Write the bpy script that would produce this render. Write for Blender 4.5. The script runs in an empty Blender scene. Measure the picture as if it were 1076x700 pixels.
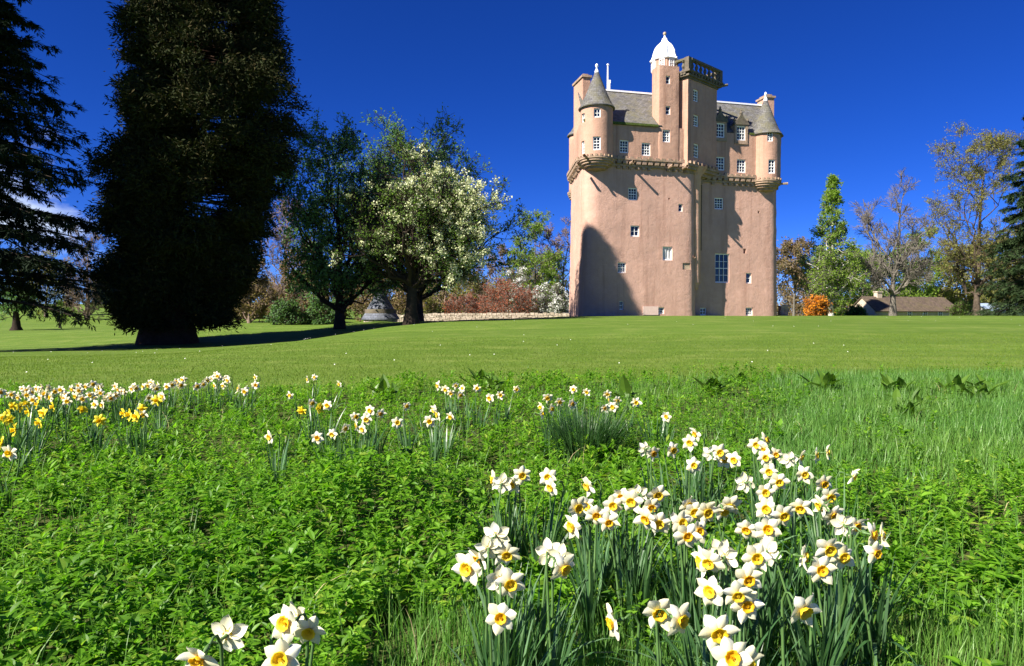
import bpy, bmesh, math, random
import numpy as np
from mathutils import Vector, Matrix
R_ = math.radians
rng = np.random.default_rng(7)
random.seed(7)
SC = bpy.context.scene
COL = SC.collection
# ------------------------------------------------------------------ camera
FPX, CX, CY, HORIZ = 717.0, 538.0, 350.0, 330.0       # lens and horizon, in pixels of the 1076 px wide photograph
EYE = 1.0
PITCH = math.atan((CY - HORIZ) / FPX)
cam = bpy.data.cameras.new("camera")
cam.sensor_width = 36; cam.lens = FPX / 1076 * 36
cam.clip_start = 0.05; cam.clip_end = 5000
camo = bpy.data.objects.new("camera", cam); COL.objects.link(camo)
camo.location = (0, 0, EYE); camo.rotation_euler = (math.pi / 2 - PITCH, 0, 0)
SC.camera = camo
# ------------------------------------------------------------------ world, sun, exposure
SUN_AZ, SUN_EL = R_(36), R_(40)                       # direction the light travels (from +X towards +Y) and the sun's height
w = bpy.data.worlds.new("World"); SC.world = w; w.use_nodes = True
nt = w.node_tree; nt.nodes.clear()
sky = nt.nodes.new("ShaderNodeTexSky"); sky.sky_type = 'NISHITA'; sky.sun_disc = False
sky.sun_elevation = SUN_EL; sky.sun_rotation = R_(234)
sky.altitude = 3000; sky.air_density = 0.7; sky.dust_density = 0.0; sky.ozone_density = 10.0
hsv = nt.nodes.new("ShaderNodeHueSaturation"); hsv.inputs['Hue'].default_value = .519; hsv.inputs['Saturation'].default_value = 1.15; hsv.inputs['Value'].default_value = 0.63
nt.links.new(sky.outputs[0], hsv.inputs['Color'])
# a bank of cloud low in the sky on the left
tc = nt.nodes.new("ShaderNodeTexCoord")
nz = nt.nodes.new("ShaderNodeTexNoise"); nz.inputs['Scale'].default_value = 9; nz.inputs['Detail'].default_value = 8; nz.inputs['Roughness'].default_value = .6
mp = nt.nodes.new("ShaderNodeMapping"); mp.inputs['Scale'].default_value = (1, 1, 2.6)
nt.links.new(tc.outputs['Generated'], mp.inputs[0]); nt.links.new(mp.outputs[0], nz.inputs['Vector'])
def wmath(op, a, b=None, c=None):
    n = nt.nodes.new("ShaderNodeMath"); n.operation = op
    for i, v in enumerate((a, b, c)):
        if v is None: continue
        if isinstance(v, (int, float)): n.inputs[i].default_value = v
        else: nt.links.new(v, n.inputs[i])
    return n.outputs[0]
dt = nt.nodes.new("ShaderNodeVectorMath"); dt.operation = 'DISTANCE'
cd = Vector((-0.585, 0.80, 0.115)).normalized(); dt.inputs[1].default_value = cd
nt.links.new(tc.outputs['Generated'], dt.inputs[0])
near = wmath('SUBTRACT', 1.0, wmath('MULTIPLY', dt.outputs['Value'], 6.5))
cm = nt.nodes.new("ShaderNodeMapRange"); cm.inputs[1].default_value = .74; cm.inputs[2].default_value = 1.05
nt.links.new(wmath('ADD', nz.outputs[0], wmath('MULTIPLY', near, .45)), cm.inputs[0])
msk = wmath('MULTIPLY', cm.outputs[0], wmath('GREATER_THAN', near, 0.0))
mx = nt.nodes.new("ShaderNodeMixRGB"); mx.inputs[2].default_value = (3.2, 3.7, 4.6, 1)
nt.links.new(msk, mx.inputs[0]); nt.links.new(hsv.outputs[0], mx.inputs[1])
bg = nt.nodes.new("ShaderNodeBackground"); bg.inputs[1].default_value = 0.1
nt.links.new(mx.outputs[0], bg.inputs[0])
wo = nt.nodes.new("ShaderNodeOutputWorld"); nt.links.new(bg.outputs[0], wo.inputs[0])
sl = bpy.data.lights.new("sun", 'SUN'); sl.energy = 5.0; sl.angle = R_(0.5); sl.color = (1.0, 0.93, 0.82)
so = bpy.data.objects.new("sun", sl); COL.objects.link(so)
SUNDIR = Vector((math.cos(SUN_AZ) * math.cos(SUN_EL), math.sin(SUN_AZ) * math.cos(SUN_EL), -math.sin(SUN_EL)))
so.rotation_euler = SUNDIR.to_track_quat('-Z', 'Y').to_euler(); so.location = (-40, -30, 60)
vs = SC.view_settings
SC.display_settings.display_device = 'sRGB'
vs.view_transform = 'Standard'; vs.look = 'None'; vs.exposure = 1.35; vs.gamma = 1.0; vs.use_curve_mapping = False
SC.cycles.max_bounces = 6; SC.cycles.transparent_max_bounces = 4; SC.cycles.use_denoising = True
# ------------------------------------------------------------------ helpers
def ray(px, py):
    a = np.array([(px - CX) / FPX, 1.0, (CY - py) / FPX])
    c, s = math.cos(PITCH), math.sin(PITCH)
    d = np.array([a[0], c * a[1] + s * a[2], c * a[2] - s * a[1]])
    return d / d[1]
def at(px, py, Y):
    d = ray(px, py); return np.array([d[0] * Y, Y, EYE + d[2] * Y])
def to_px(p):
    x, y, z = p[0], p[1], p[2] - EYE
    c, s = math.cos(PITCH), math.sin(PITCH)
    yy, zz = c * y - s * z, c * z + s * y
    return CX + FPX * x / yy, CY - FPX * zz / yy
def sstep(a, b, x):
    t = np.clip((np.asarray(x, float) - a) / (b - a), 0, 1); return t * t * (3 - 2 * t)
def vnoise(x, y, s=1.0):
    x = np.asarray(x, float) * s; y = np.asarray(y, float) * s
    return (np.sin(1.3 * x + .7 * np.sin(1.9 * y + .4)) + np.sin(1.7 * y + 1.1 + .8 * np.sin(1.4 * x)) + np.sin(2.9 * x - 2.3 * y + 2.0) * .6 + np.sin(3.7 * y + 4.1 * x + .5) * .4) / 3.0
def terrain(x, y):
    x = np.asarray(x, float); y = np.asarray(y, float)
    L = np.interp(x, [-120, -40, -30, -22, -16, -10, -7, -4.5, 5, 12, 80], [-2.6, -1.5, -1.1, -.86, -.80, -.40, .26, .5, .74, .80, .84])
    z = L * sstep(6, 40, y) + .9 * sstep(40, 58, y) * (1 - sstep(-12, -5, x))
    z = z + .05 * vnoise(x, y, .12) * sstep(8, 20, y)
    z = z - sstep(80, 110, y) * 1.3 * sstep(-12, 0, x)                       # beyond the crest on the right
    z = z - sstep(58, 72, y) * .9 * sstep(-24, -10, x) * (1 - sstep(2, 5, x))
    z = z + sstep(60, 230, y) * 6.0 * (1 - sstep(-40, -18, x))              # rising field far left
    return z
def gz(x, y): return float(terrain(x, y))
def setp(o, label=None, cat=None, group=None, kind=None):
    if label: o["label"] = label
    if cat: o["category"] = cat
    if group: o["group"] = group
    if kind: o["kind"] = kind
    return o
def empty(name, loc, label, cat, group=None, rz=0):
    o = bpy.data.objects.new(name, None); COL.objects.link(o); o.location = loc; o.rotation_euler = (0, 0, rz)
    o.empty_display_size = .2
    return setp(o, label, cat, group)
PW = {}
def link(name, me, parent=None, mats=()):
    for m in mats: me.materials.append(m)
    o = bpy.data.objects.new(name, me); COL.objects.link(o)
    if parent is not None:
        o.parent = parent
    return o
class MB:
    """collects quads and triangles (numpy) and links them as ONE mesh"""
    def __init__(s): s.v = []; s.f = []; s.m = []; s.n = 0
    def add(s, v, f, mi=0):
        v = np.asarray(v, float).reshape(-1, 3); f = np.asarray(f, int)
        s.v.append(v); s.f.append(f + s.n); s.m.append(np.full(len(f), mi)); s.n += len(v)
    def box(s, c, size, ax=None, mi=0):
        c = np.asarray(c, float); h = np.asarray(size, float) / 2
        X = np.eye(3) if ax is None else np.asarray(ax, float)
        vs_ = [c + X[0] * h[0] * i + X[1] * h[1] * j + X[2] * h[2] * k for i in (-1, 1) for j in (-1, 1) for k in (-1, 1)]
        s.add(vs_, [(0, 1, 3, 2), (4, 6, 7, 5), (0, 4, 5, 1), (2, 3, 7, 6), (0, 2, 6, 4), (1, 5, 7, 3)], mi)
    def hexa(s, v8, mi=0):
        """8 corners: bottom ring of four, top ring of four"""
        s.add(v8, [(3, 2, 1, 0), (4, 5, 6, 7), (0, 1, 5, 4), (1, 2, 6, 5), (2, 3, 7, 6), (3, 0, 4, 7)], mi)
    def lathe(s, c, prof, n=24, ph=0, mi=0, squash=None):
        c = np.asarray(c, float); a = np.arange(n) * 2 * math.pi / n + ph
        V = np.concatenate([np.stack([np.cos(a) * r + c[0], np.sin(a) * r + c[1], np.full(n, z + c[2])], 1) for r, z in prof])
        i = np.arange(n); j = (i + 1) % n
        F = np.concatenate([np.stack([k * n + i, k * n + j, (k + 1) * n + j, (k + 1) * n + i], 1) for k in range(len(prof) - 1)])
        s.add(V, F, mi)
    def tubes(s, P, Rr, sides=4, mi=0):
        """P (B,n,3) polylines, Rr (B,n) radii"""
        P = np.asarray(P, float); Rr = np.asarray(Rr, float); B, n, _ = P.shape
        if B == 0: return
        T = np.gradient(P, axis=1); T /= np.linalg.norm(T, axis=2, keepdims=True) + 1e-9
        up = np.where(np.abs(T[:, :1, 2:3]) > .9, np.array([1., 0, 0]), np.array([0, 0, 1.]))
        up = np.broadcast_to(up, P.shape)
        U = np.cross(T, up); U /= np.linalg.norm(U, axis=2, keepdims=True) + 1e-9
        W = np.cross(T, U)
        a = np.arange(sides) * 2 * math.pi / sides
        V = P[:, :, None] + Rr[:, :, None, None] * (np.cos(a)[:, None] * U[:, :, None] + np.sin(a)[:, None] * W[:, :, None])
        i = np.arange(sides); j = (i + 1) % sides
        q = np.concatenate([np.stack([k * sides + i, k * sides + j, (k + 1) * sides + j, (k + 1) * sides + i], 1) for k in range(n - 1)])
        F = (q[None] + (np.arange(B) * n * sides)[:, None, None]).reshape(-1, 4)
        s.add(V.reshape(-1, 3), F, mi)
    def build(s, name, mats, parent=None, smooth=False, auto=None, local=None):
        if not isinstance(mats, (list, tuple)): mats = [mats]
        me = bpy.data.meshes.new(name)
        V = np.concatenate(s.v) if s.v else np.zeros((0, 3))
        if local is not None: V = V - np.asarray(local, float)
        me.vertices.add(len(V)); me.vertices.foreach_set("co", V.astype(np.float32).ravel())
        idx = []; tot = []; mi = []
        for f, m in zip(s.f, s.m):
            idx.append(f.ravel()); tot.append(np.full(len(f), f.shape[1])); mi.append(m)
        if idx:
            idx = np.concatenate(idx); tot = np.concatenate(tot); mi = np.concatenate(mi)
            me.loops.add(len(idx)); me.loops.foreach_set("vertex_index", idx.astype(np.int32))
            me.polygons.add(len(tot))
            st = np.concatenate([[0], np.cumsum(tot)[:-1]])
            me.polygons.foreach_set("loop_start", st.astype(np.int32))
            me.polygons.foreach_set("material_index", mi.astype(np.int32))
            me.polygons.foreach_set("use_smooth", np.full(len(tot), bool(smooth)))
        me.update(calc_edges=True); me.validate()
        return link(name, me, parent, mats)
def unit(v): v = np.asarray(v, float); return v / (np.linalg.norm(v, axis=-1, keepdims=True) + 1e-9)
def rand_unit(n, r=None):
    r = r or rng; v = r.normal(size=(n, 3)); return unit(v)
def leaf_quads(mb, P, A, N, L, Wd, fold=.25, mi=0):
    """pointed leaves of two folded triangles each: P base, A axis, N normal"""
    A = unit(A); S = unit(np.cross(A, N)); N = np.cross(S, A)
    L = np.broadcast_to(np.asarray(L, float), (len(P),))[:, None]; Wd = np.broadcast_to(np.asarray(Wd, float), (len(P),))[:, None]
    m = P + A * L * .45
    V = np.stack([P, m + S * Wd * .5 + N * Wd * fold, P + A * L, m - S * Wd * .5 + N * Wd * fold], 1)
    b = np.arange(len(P)) * 4
    F = np.concatenate([np.stack([b, b + 1, b + 2], 1), np.stack([b, b + 2, b + 3], 1)])
    mb.add(V.reshape(-1, 3), F, mi)
def leaf_fine(mb, P, A, N, L, Wd, droop=.3, fold=.18, mi=0):
    """ovate leaves with a folded midrib and a curve: ten vertices each"""
    A = unit(A); S = unit(np.cross(A, N)); N = np.cross(S, A); n = len(P)
    L = np.broadcast_to(np.asarray(L, float), (n,))[:, None]; Wd = np.broadcast_to(np.asarray(Wd, float), (n,))[:, None]
    dr = np.broadcast_to(np.asarray(droop, float), (n,))[:, None]
    def mid(t): return P + A * L * t - N * L * dr * t * t
    ts = (.25, .5, .78); ws = (.8, 1.0, .62)
    V = [P]
    for t, ww in zip(ts, ws):
        c = mid(t); V += [c, c + S * Wd * .5 * ww + N * Wd * fold * ww, c - S * Wd * .5 * ww + N * Wd * fold * ww]
    V.append(mid(1.0))
    V = np.stack(V, 1); b = (np.arange(n) * 11)[:, None]
    tri = np.array([(0, 2, 1), (0, 1, 3), (7, 8, 10), (7, 10, 9)]); quad = np.array([(1, 2, 5, 4), (3, 1, 4, 6), (4, 5, 8, 7), (6, 4, 7, 9)])
    mb.add(V.reshape(-1, 3), (b[:, :, None] + tri[None]).reshape(-1, 3), mi)
    mb.f.append((b[:, :, None] + quad[None]).reshape(-1, 4) + mb.n - n * 11); mb.m.append(np.full(n * 4, mi))
def blades(mb, P, D, H, Wd, bend, nseg=3, mi=0):
    """grass and strap leaves: P base, D horizontal lean direction (unit, xy), H length, bend 0..1"""
    n = len(P); H = np.broadcast_to(H, (n,))[:, None]; Wd = np.broadcast_to(Wd, (n,))[:, None]; bend = np.broadcast_to(bend, (n,))[:, None]
    D = np.concatenate([D, np.zeros((n, 1))], 1); up = np.array([[0, 0, 1.]])
    side = np.cross(D, up); tw = rng.normal(0, .6, (n, 1)); side = unit(side * np.cos(tw) + D * np.sin(tw))
    rows = []; p = P.copy()
    for k in range(nseg + 1):
        t = k / nseg
        wd = Wd * (1 - t ** 2.2) * .5 + (1e-4 if k == nseg else 0)
        rows += [p - side * wd, p + side * wd]
        ang = bend * (t + .5 / nseg) * 1.6
        p = p + (up * np.cos(ang) + D * np.sin(ang)) * H / nseg
    V = np.stack(rows, 1); b = (np.arange(n) * 2 * (nseg + 1))[:, None]
    q = np.array([(2 * k, 2 * k + 1, 2 * k + 3, 2 * k + 2) for k in range(nseg)])
    mb.add(V.reshape(-1, 3), (b[:, :, None] + q[None]).reshape(-1, 4), mi)
# ------------------------------------------------------------------ materials
def srgb(r, g, b):
    f = lambda c: ((c / 255 + .055) / 1.055) ** 2.4 if c > 10 else c / 255 / 12.92
    return (f(r), f(g), f(b), 1)
class Mat:
    def __init__(s, name, rough=.8, spec=.3):
        s.m = bpy.data.materials.new(name); s.m.use_nodes = True; s.nt = s.m.node_tree
        s.bsdf = s.nt.nodes["Principled BSDF"]; s.out = s.nt.nodes["Material Output"]
        s.bsdf.inputs['Roughness'].default_value = rough; s.bsdf.inputs['Specular IOR Level'].default_value = spec
    def n(s, t, **kw):
        n = s.nt.nodes.new("ShaderNode" + t)
        for k, v in kw.items():
            if k in n.inputs: n.inputs[k].default_value = v
            else: setattr(n, k, v)
        return n
    def l(s, a, b): s.nt.links.new(a, b)
    def coord(s, scale=(1, 1, 1), rot=(0, 0, 0)):
        t = s.n("TexCoord"); m = s.n("Mapping"); m.inputs['Scale'].default_value = scale; m.inputs['Rotation'].default_value = rot
        s.l(t.outputs['Object'], m.inputs[0]); return m.outputs[0]
    def noise(s, vec, scale, detail=4, rough=.55):
        n = s.n("TexNoise"); n.inputs['Scale'].default_value = scale; n.inputs['Detail'].default_value = detail; n.inputs['Roughness'].default_value = rough
        s.l(vec, n.inputs['Vector']); return n.outputs['Fac']
    def ramp(s, fac, stops):
        r = s.n("ValToRGB"); e = r.color_ramp.elements
        while len(e) < len(stops): e.new(.5)
        for el, (p, c) in zip(e, stops): el.position = p; el.color = c if len(c) == 4 else (*c, 1)
        s.l(fac, r.inputs[0]); return r.outputs[0]
    def mix(s, fac, a, b, mode='MIX'):
        m = s.n("MixRGB", blend_type=mode)
        for i, v in ((0, fac), (1, a), (2, b)):
            if isinstance(v, (int, float)): m.inputs[i].default_value = v
            elif isinstance(v, tuple): m.inputs[i].default_value = v if len(v) == 4 else (*v, 1)
            else: s.l(v, m.inputs[i])
        return m.outputs[0]
    def math(s, op, a, b=0.0):
        m = s.n("Math", operation=op)
        for i, v in ((0, a), (1, b)):
            if isinstance(v, (int, float)): m.inputs[i].default_value = v
            else: s.l(v, m.inputs[i])
        return m.outputs[0]
    def color(s, c):
        if isinstance(c, tuple): s.bsdf.inputs['Base Color'].default_value = c if len(c) == 4 else (*c, 1)
        else: s.l(c, s.bsdf.inputs['Base Color'])
        s.c = c; return s
    def bump(s, h, strength=.4, dist=.05):
        b = s.n("Bump"); b.inputs['Strength'].default_value = strength; b.inputs['Distance'].default_value = dist
        s.l(h, b.inputs['Height']); s.l(b.outputs[0], s.bsdf.inputs['Normal']); return s
    def translucent(s, fac, tint=None):
        t = s.n("BsdfTranslucent"); mx = s.n("MixShader"); mx.inputs[0].default_value = fac
        c = s.c
        if tint is not None: c = s.mix(1.0, s.c, tint, 'MULTIPLY')
        if isinstance(c, tuple): t.inputs[0].default_value = c if len(c) == 4 else (*c, 1)
        else: s.l(c, t.inputs[0])
        s.l(s.bsdf.outputs[0], mx.inputs[1]); s.l(t.outputs[0], mx.inputs[2]); s.l(mx.outputs[0], s.out.inputs[0]); return s
def leaf_mat(name, cols, trans=.3, rough=.5, spec=.3, tint=(1.3, 1.5, .6), patch=None):
    m = Mat(name, rough, spec); g = m.n("NewGeometry")
    k = len(cols)
    c = m.ramp(g.outputs['Random Per Island'], [(i / max(1, k - 1), q) for i, q in enumerate(cols)])
    if patch:                                        # broad drifts of a second tint
        f = m.ramp(m.noise(m.coord(), patch[0], 3), [(.42, (0, 0, 0)), (.6, (1, 1, 1))])
        c = m.mix(f, c, m.mix(1.0, c, patch[1], 'MULTIPLY'))
    m.color(c)
    if trans: m.translucent(trans, tint)
    return m.m
def plain_mat(name, c, rough=.7, spec=.3, var=.25, scale=6, bump=.2):
    m = Mat(name, rough, spec); v = m.coord(); f = m.noise(v, scale, 6)
    lo = tuple(x * (1 - var) for x in c[:3]); hi = tuple(min(1, x * (1 + var)) for x in c[:3])
    m.color(m.ramp(f, [(.3, lo), (.7, hi)]))
    if bump: m.bump(m.noise(v, scale * 4, 4), bump, .02)
    return m.m
# ------------------------------------------------------------------ ground
def ground_mat():
    m = Mat("mown_lawn", .85, .15); v = m.coord()
    big = m.noise(v, .10, 5); mid = m.noise(v, .9, 5, .6); fine = m.noise(m.coord((1, .5, 1)), 11, 5, .7)
    stripe = m.noise(m.coord((.05, 1.0, 1), (0, 0, R_(-8))), .8, 3)
    col = m.ramp(fine, [(.25, (.060, .114, .012)), (.55, (.118, .194, .024)), (.8, (.18, .25, .042))])
    col = m.mix(m.ramp(big, [(.35, (0, 0, 0)), (.65, (.8,) * 3)]), col, (.082, .142, .013))
    col = m.mix(m.ramp(mid, [(.45, (0, 0, 0)), (.7, (.7,) * 3)]), col, (.18, .225, .05))
    col = m.mix(m.ramp(stripe, [(.42, (0, 0, 0)), (.62, (.55,) * 3)]), col, (.068, .125, .012))
    m.color(col); m.bump(m.math('ADD', fine, m.noise(v, 40, 3)), .6, .06); return m.m
M_LAWN = ground_mat()
def axis_(lo, hi, n, mid, k):
    t = np.linspace(-1, 1, n); s = np.sinh(t * k) / math.sinh(k); return np.where(s < 0, mid + (mid - lo) * s, mid + (hi - mid) * s)
xs = axis_(-500, 500, 260, 0, 4.2); ys = axis_(-60, 1500, 300, 12, 5.0)
X, Y = np.meshgrid(xs, ys); Z = terrain(X, Y)
m = MB(); nx, ny = len(xs), len(ys); ii = (np.arange(ny - 1)[:, None] * nx + np.arange(nx - 1)[None]).ravel()
m.add(np.stack([X, Y, Z], 2).reshape(-1, 3), np.stack([ii, ii + 1, ii + nx + 1, ii + nx], 1))
setp(m.build("ground", M_LAWN, smooth=True), kind="structure")
# ------------------------------------------------------------------ stone, harling, slate
def harling(name, c, stain=.75):
    m = Mat(name, .95, .15); v = m.coord()
    big = m.noise(v, .35, 5); mid = m.noise(v, 2.2, 6, .65); fine = m.noise(v, 14, 4, .7)
    streak = m.noise(m.coord((1.6, 1.6, .09)), 1.0, 5, .6)
    col = m.ramp(big, [(.3, tuple(x * .86 for x in c)), (.7, tuple(x * 1.1 for x in c))])
    col = m.mix(m.ramp(mid, [(.38, (0, 0, 0)), (.68, (.4, .4, .4))]), col, tuple(x * y for x, y in zip(c, (.78, .70, .66))))
    col = m.mix(m.ramp(streak, [(.52, (0, 0, 0)), (.72, (stain,) * 3)]), col, tuple(x * y for x, y in zip(c, (.62, .55, .52))))
    col = m.mix(m.ramp(fine, [(.5, (0, 0, 0)), (.75, (.35,) * 3)]), col, tuple(min(1, x * 1.2) for x in c))
    m.color(col)
    h = m.math('ADD', m.math('MULTIPLY', mid, 1.2), m.math('MULTIPLY', fine, .8))
    m.bump(h, .55, .07); return m.m
M_HARL = harling("pink_harling", (.525, .332, .258))
M_HARL2 = harling("pink_harling_upper", (.455, .282, .205), .8)
def stone_mat(name, c, moss=.5):
    m = Mat(name, .9, .2); v = m.coord()
    col = m.ramp(m.noise(v, 3.0, 6, .65), [(.3, tuple(x * .55 for x in c)), (.7, tuple(x * 1.15 for x in c))])
    col = m.mix(m.ramp(m.noise(v, 1.3, 5, .6), [(.50, (0, 0, 0)), (.66, (moss,) * 3)]), col, (.085, .10, .035))
    m.color(col); m.bump(m.noise(v, 9, 5), .5, .05); return m.m
M_STONE = stone_mat("carved_stone", (.38, .265, .19), .40)
M_STONE_D = stone_mat("dark_weathered_stone", (.15, .125, .095), .4)
M_STONE_L = stone_mat("pale_dressed_stone", (.46, .36, .25), .12)
def slate(name, c, lichen):
    m = Mat(name, .8, .3); v = m.coord()
    t = m.n("TexBrick"); t.inputs['Scale'].default_value = 1.0; t.inputs['Mortar Size'].default_value = .012
    t.inputs['Brick Width'].default_value = .30; t.inputs['Row Height'].default_value = .2
    t.inputs['Color1'].default_value = (*[x * .7 for x in c], 1); t.inputs['Color2'].default_value = (*[x * 1.35 for x in c], 1); t.inputs['Mortar'].default_value = (*[x * .35 for x in c], 1)
    m.l(m.coord((1, 1, 1), (R_(90), 0, 0)), t.inputs['Vector'])
    col = m.mix(m.ramp(m.noise(v, 1.1, 7, .7), [(.44, (0, 0, 0)), (.62, (.75,) * 3)]), t.outputs['Color'], lichen)
    col = m.mix(m.ramp(m.noise(v, 7, 5, .7), [(.5, (0, 0, 0)), (.7, (.6,) * 3)]), col, tuple(x * 1.7 for x in c))
    m.color(col); m.bump(m.math('ADD', t.outputs['Fac'], m.noise(v, 12, 3)), .5, .03); return m.m
M_SLATE = slate("mossy_slate", (.115, .112, .112), (.13, .12, .065))
M_SLATE_B = slate("blue_grey_slate", (.10, .11, .14), (.10, .11, .125))
M_LEAD = plain_mat("white_leadwork", (.78, .80, .82), .4, .4, .08, 5, .1)
M_WHITE = plain_mat("white_paint", (.80, .80, .78), .4, .4, .05, 8, .05)
M_MOSS = plain_mat("gutter_moss", (.075, .10, .025), .95, .1, .5, 8, .8)
def glass_mat():
    m = Mat("window_glass", .06, .5); m.color((.012, .02, .035)); m.bsdf.inputs['Coat Weight'].default_value = .4; return m.m
M_GLASS = glass_mat()
M_BLIND = plain_mat("white_window_blind", (.62, .60, .58), .6, .3, .05)
# ------------------------------------------------------------------ castle: plan
RHO = R_(14)
TT = np.array([math.cos(RHO), math.sin(RHO), 0]); NN = np.array([math.sin(RHO), -math.cos(RHO), 0])   # along the front, and out of it
P0 = np.array([6.4, 62.0, 0]); P1 = P0 + TT * 11.48; P2 = P1 - NN * 2.0; P3 = P2 + TT * 10.16
P4 = np.array([27.6, 78.0, 0]); P5 = np.array([6.05, 71.0, 0])
ZB = .2
castle = empty("castle", (15.5, 67.5, .8), "pink harled tower castle with cone roofed corner turrets and white domed cap house", "castle")
CL = np.array(castle.location)
def outline(pts, rad, step=.5):
    """closed plan outline (counter-clockwise) with rounded corners, resampled"""
    out = []; n = len(pts)
    for i in range(n):
        p, a, b = pts[i][:2], pts[i - 1][:2], pts[(i + 1) % n][:2]
        u = unit(a - p); v = unit(b - p); r = rad[i]
        if r <= 0: out.append(p); continue
        ang = math.acos(np.clip(u @ v, -1, 1)); d = r / math.tan(ang / 2); c = p + unit(u + v) * r / math.sin(ang / 2)
        s0, s1 = p + u * d - c, p + v * d - c
        a0 = math.atan2(s0[1], s0[0]); a1 = math.atan2(s1[1], s1[0]); da = (a1 - a0 + math.pi) % (2 * math.pi) - math.pi
        k = max(3, int(abs(da) * r / .3))
        for j in range(k + 1):
            aa = a0 + da * j / k; out.append(c + r * np.array([math.cos(aa), math.sin(aa)]))
    out = np.array(out); res = []
    for i in range(len(out)):
        a, b = out[i], out[(i + 1) % len(out)]; L = np.linalg.norm(b - a)
        if L < 1e-4: continue
        k = max(1, round(L / step))
        for j in range(k): res.append(a + (b - a) * j / k)
    return np.array(res)
def offset(o, d):
    t = np.roll(o, -1, 0) - np.roll(o, 1, 0); nrm = unit(np.stack([t[:, 1], -t[:, 0]], 1)); return o + nrm * d
def wall_solid(name, o, z0, z1, mat, cuts, rows=None, batter=0.0, rough=.03, parent=castle, local=CL, seed=0):
    """closed wall block with window pockets cut into it"""
    rows = rows or max(2, int((z1 - z0) / .6)); mb = MB(); n = len(o); V = []
    for k in range(rows + 1):
        t = k / rows; z = z0 + (z1 - z0) * t; q = offset(o, batter * (1 - t) ** 1.5)
        dn = rough * vnoise(np.arange(n) * .8 + seed, np.full(n, z * 1.7 + seed)); dn = dn + rough * .7 * np.random.default_rng(seed + k).normal(0, .5, n)
        q = offset(q, 0) + (q - offset(q, -1.0)) * dn[:, None]
        V.append(np.concatenate([q, np.full((n, 1), z)], 1))
    mb.add(np.concatenate(V), np.concatenate([np.stack([k * n + np.arange(n), k * n + (np.arange(n) + 1) % n, (k + 1) * n + (np.arange(n) + 1) % n, (k + 1) * n + np.arange(n)], 1) for k in range(rows)]))
    mb.f.append(np.arange(n)[::-1][None]); mb.m.append(np.zeros(1, int)); mb.f.append((rows * n + np.arange(n))[None]); mb.m.append(np.zeros(1, int))
    ob = mb.build(name, mat, parent, smooth=True, local=local)
    cut(ob, cuts, local); return ob
def cut(ob, cuts, local=CL, depth=.26):
    if not cuts: return
    cm_ = MB()
    for c, t, nn, w_, h_, *dd in cuts:
        de = dd[0] if dd else depth
        cm_.box(np.asarray(c) + nn * (.6 - de) / 2 - np.asarray(local), (w_, .6 + de, h_), (t, nn, (0, 0, 1)))
    co = cm_.build("cutter", [M_STONE_L])
    # outward-facing boxes
    bm = bmesh.new(); bm.from_mesh(co.data); bmesh.ops.recalc_face_normals(bm, faces=bm.faces); bm.to_mesh(co.data); bm.free()
    bm = bmesh.new(); bm.from_mesh(ob.data); bmesh.ops.recalc_face_normals(bm, faces=bm.faces); bm.to_mesh(ob.data); bm.free()
    par = ob.parent; ob.parent = None
    md = ob.modifiers.new("b", 'BOOLEAN'); md.object = co; md.operation = 'DIFFERENCE'; md.solver = 'EXACT'
    dg = bpy.context.evaluated_depsgraph_get(); me = bpy.data.meshes.new_from_object(ob.evaluated_get(dg))
    ob.modifiers.clear(); old = ob.data; nm = old.name; ob.data = me; bpy.data.meshes.remove(old); me.name = nm
    ob.parent = par; me.set_sharp_from_angle(angle=R_(38))
    cme = co.data; bpy.data.objects.remove(co); bpy.data.meshes.remove(cme)
def window(c, t, nn, w_, h_, cols=2, rows=4, parent=castle, local=CL, glass=M_GLASS, open_=False, name="window", one_mesh=False, recess=.15):
    """sash window with glazing bars, set back in its pocket"""
    c = np.asarray(c, float); ax = (t, nn, (0, 0, 1)); f = MB(); z = np.array([0, 0, 1.]); t = np.asarray(t, float)
    o = c - nn * recess; b = min(.09, w_ * .13)
    f.box(o - t * (w_ / 2 - b / 2), (b, .09, h_), ax); f.box(o + t * (w_ / 2 - b / 2), (b, .09, h_), ax)
    f.box(o + z * (h_ / 2 - b / 2), (w_ - 2 * b, .088, b), ax); f.box(o - z * (h_ / 2 - b * .7), (w_ - 2 * b, .12, b * 1.4), ax)
    if rows >= 4: f.box(o, (w_ - 2 * b, .08, .07), ax)
    for i in range(1, cols): f.box(o + t * ((i / cols - .5) * (w_ - 2 * b)) - nn * .004, (.042, .06, h_ - 2 * b - .01), ax)
    for j in range(1, rows):
        if rows >= 4 and j * 2 == rows: continue
        f.box(o + z * ((j / rows - .5) * (h_ - 2 * b)) - nn * .007, (w_ - 2 * b - .01, .055, .038), ax)
    g = MB() if not one_mesh else f
    g.box(o - nn * .055, (w_ - b, .012, h_ - b), ax, 1 if one_mesh else 0)
    if one_mesh: return f.build(name, [M_WHITE, glass], parent, local=local)
    fo = f.build(name, M_WHITE, parent, local=local)
    g.build("glass", glass, fo, local=local); return fo
def on_plane(px, py, P, t):
    """where the view ray through a photograph pixel meets the vertical plane through P along t"""
    d = ray(px, py); nx = np.array([t[1], -t[0]]); k = (nx @ P[:2]) / (nx @ d[:2]); p = d * k; p[2] += EYE; return p
def wspec(px, py, wp, hp, P, t):
    a = on_plane(px - wp / 2, py, P, t); b = on_plane(px + wp / 2, py, P, t); c = on_plane(px, py, P, t)
    return c, np.linalg.norm((b - a)[:2]), hp * c[1] / FPX
low_o = outline([P0, P1, P2, P3, P4, P5], [1.3, 1.0, 0, 1.5, 1.0, .9])
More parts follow.
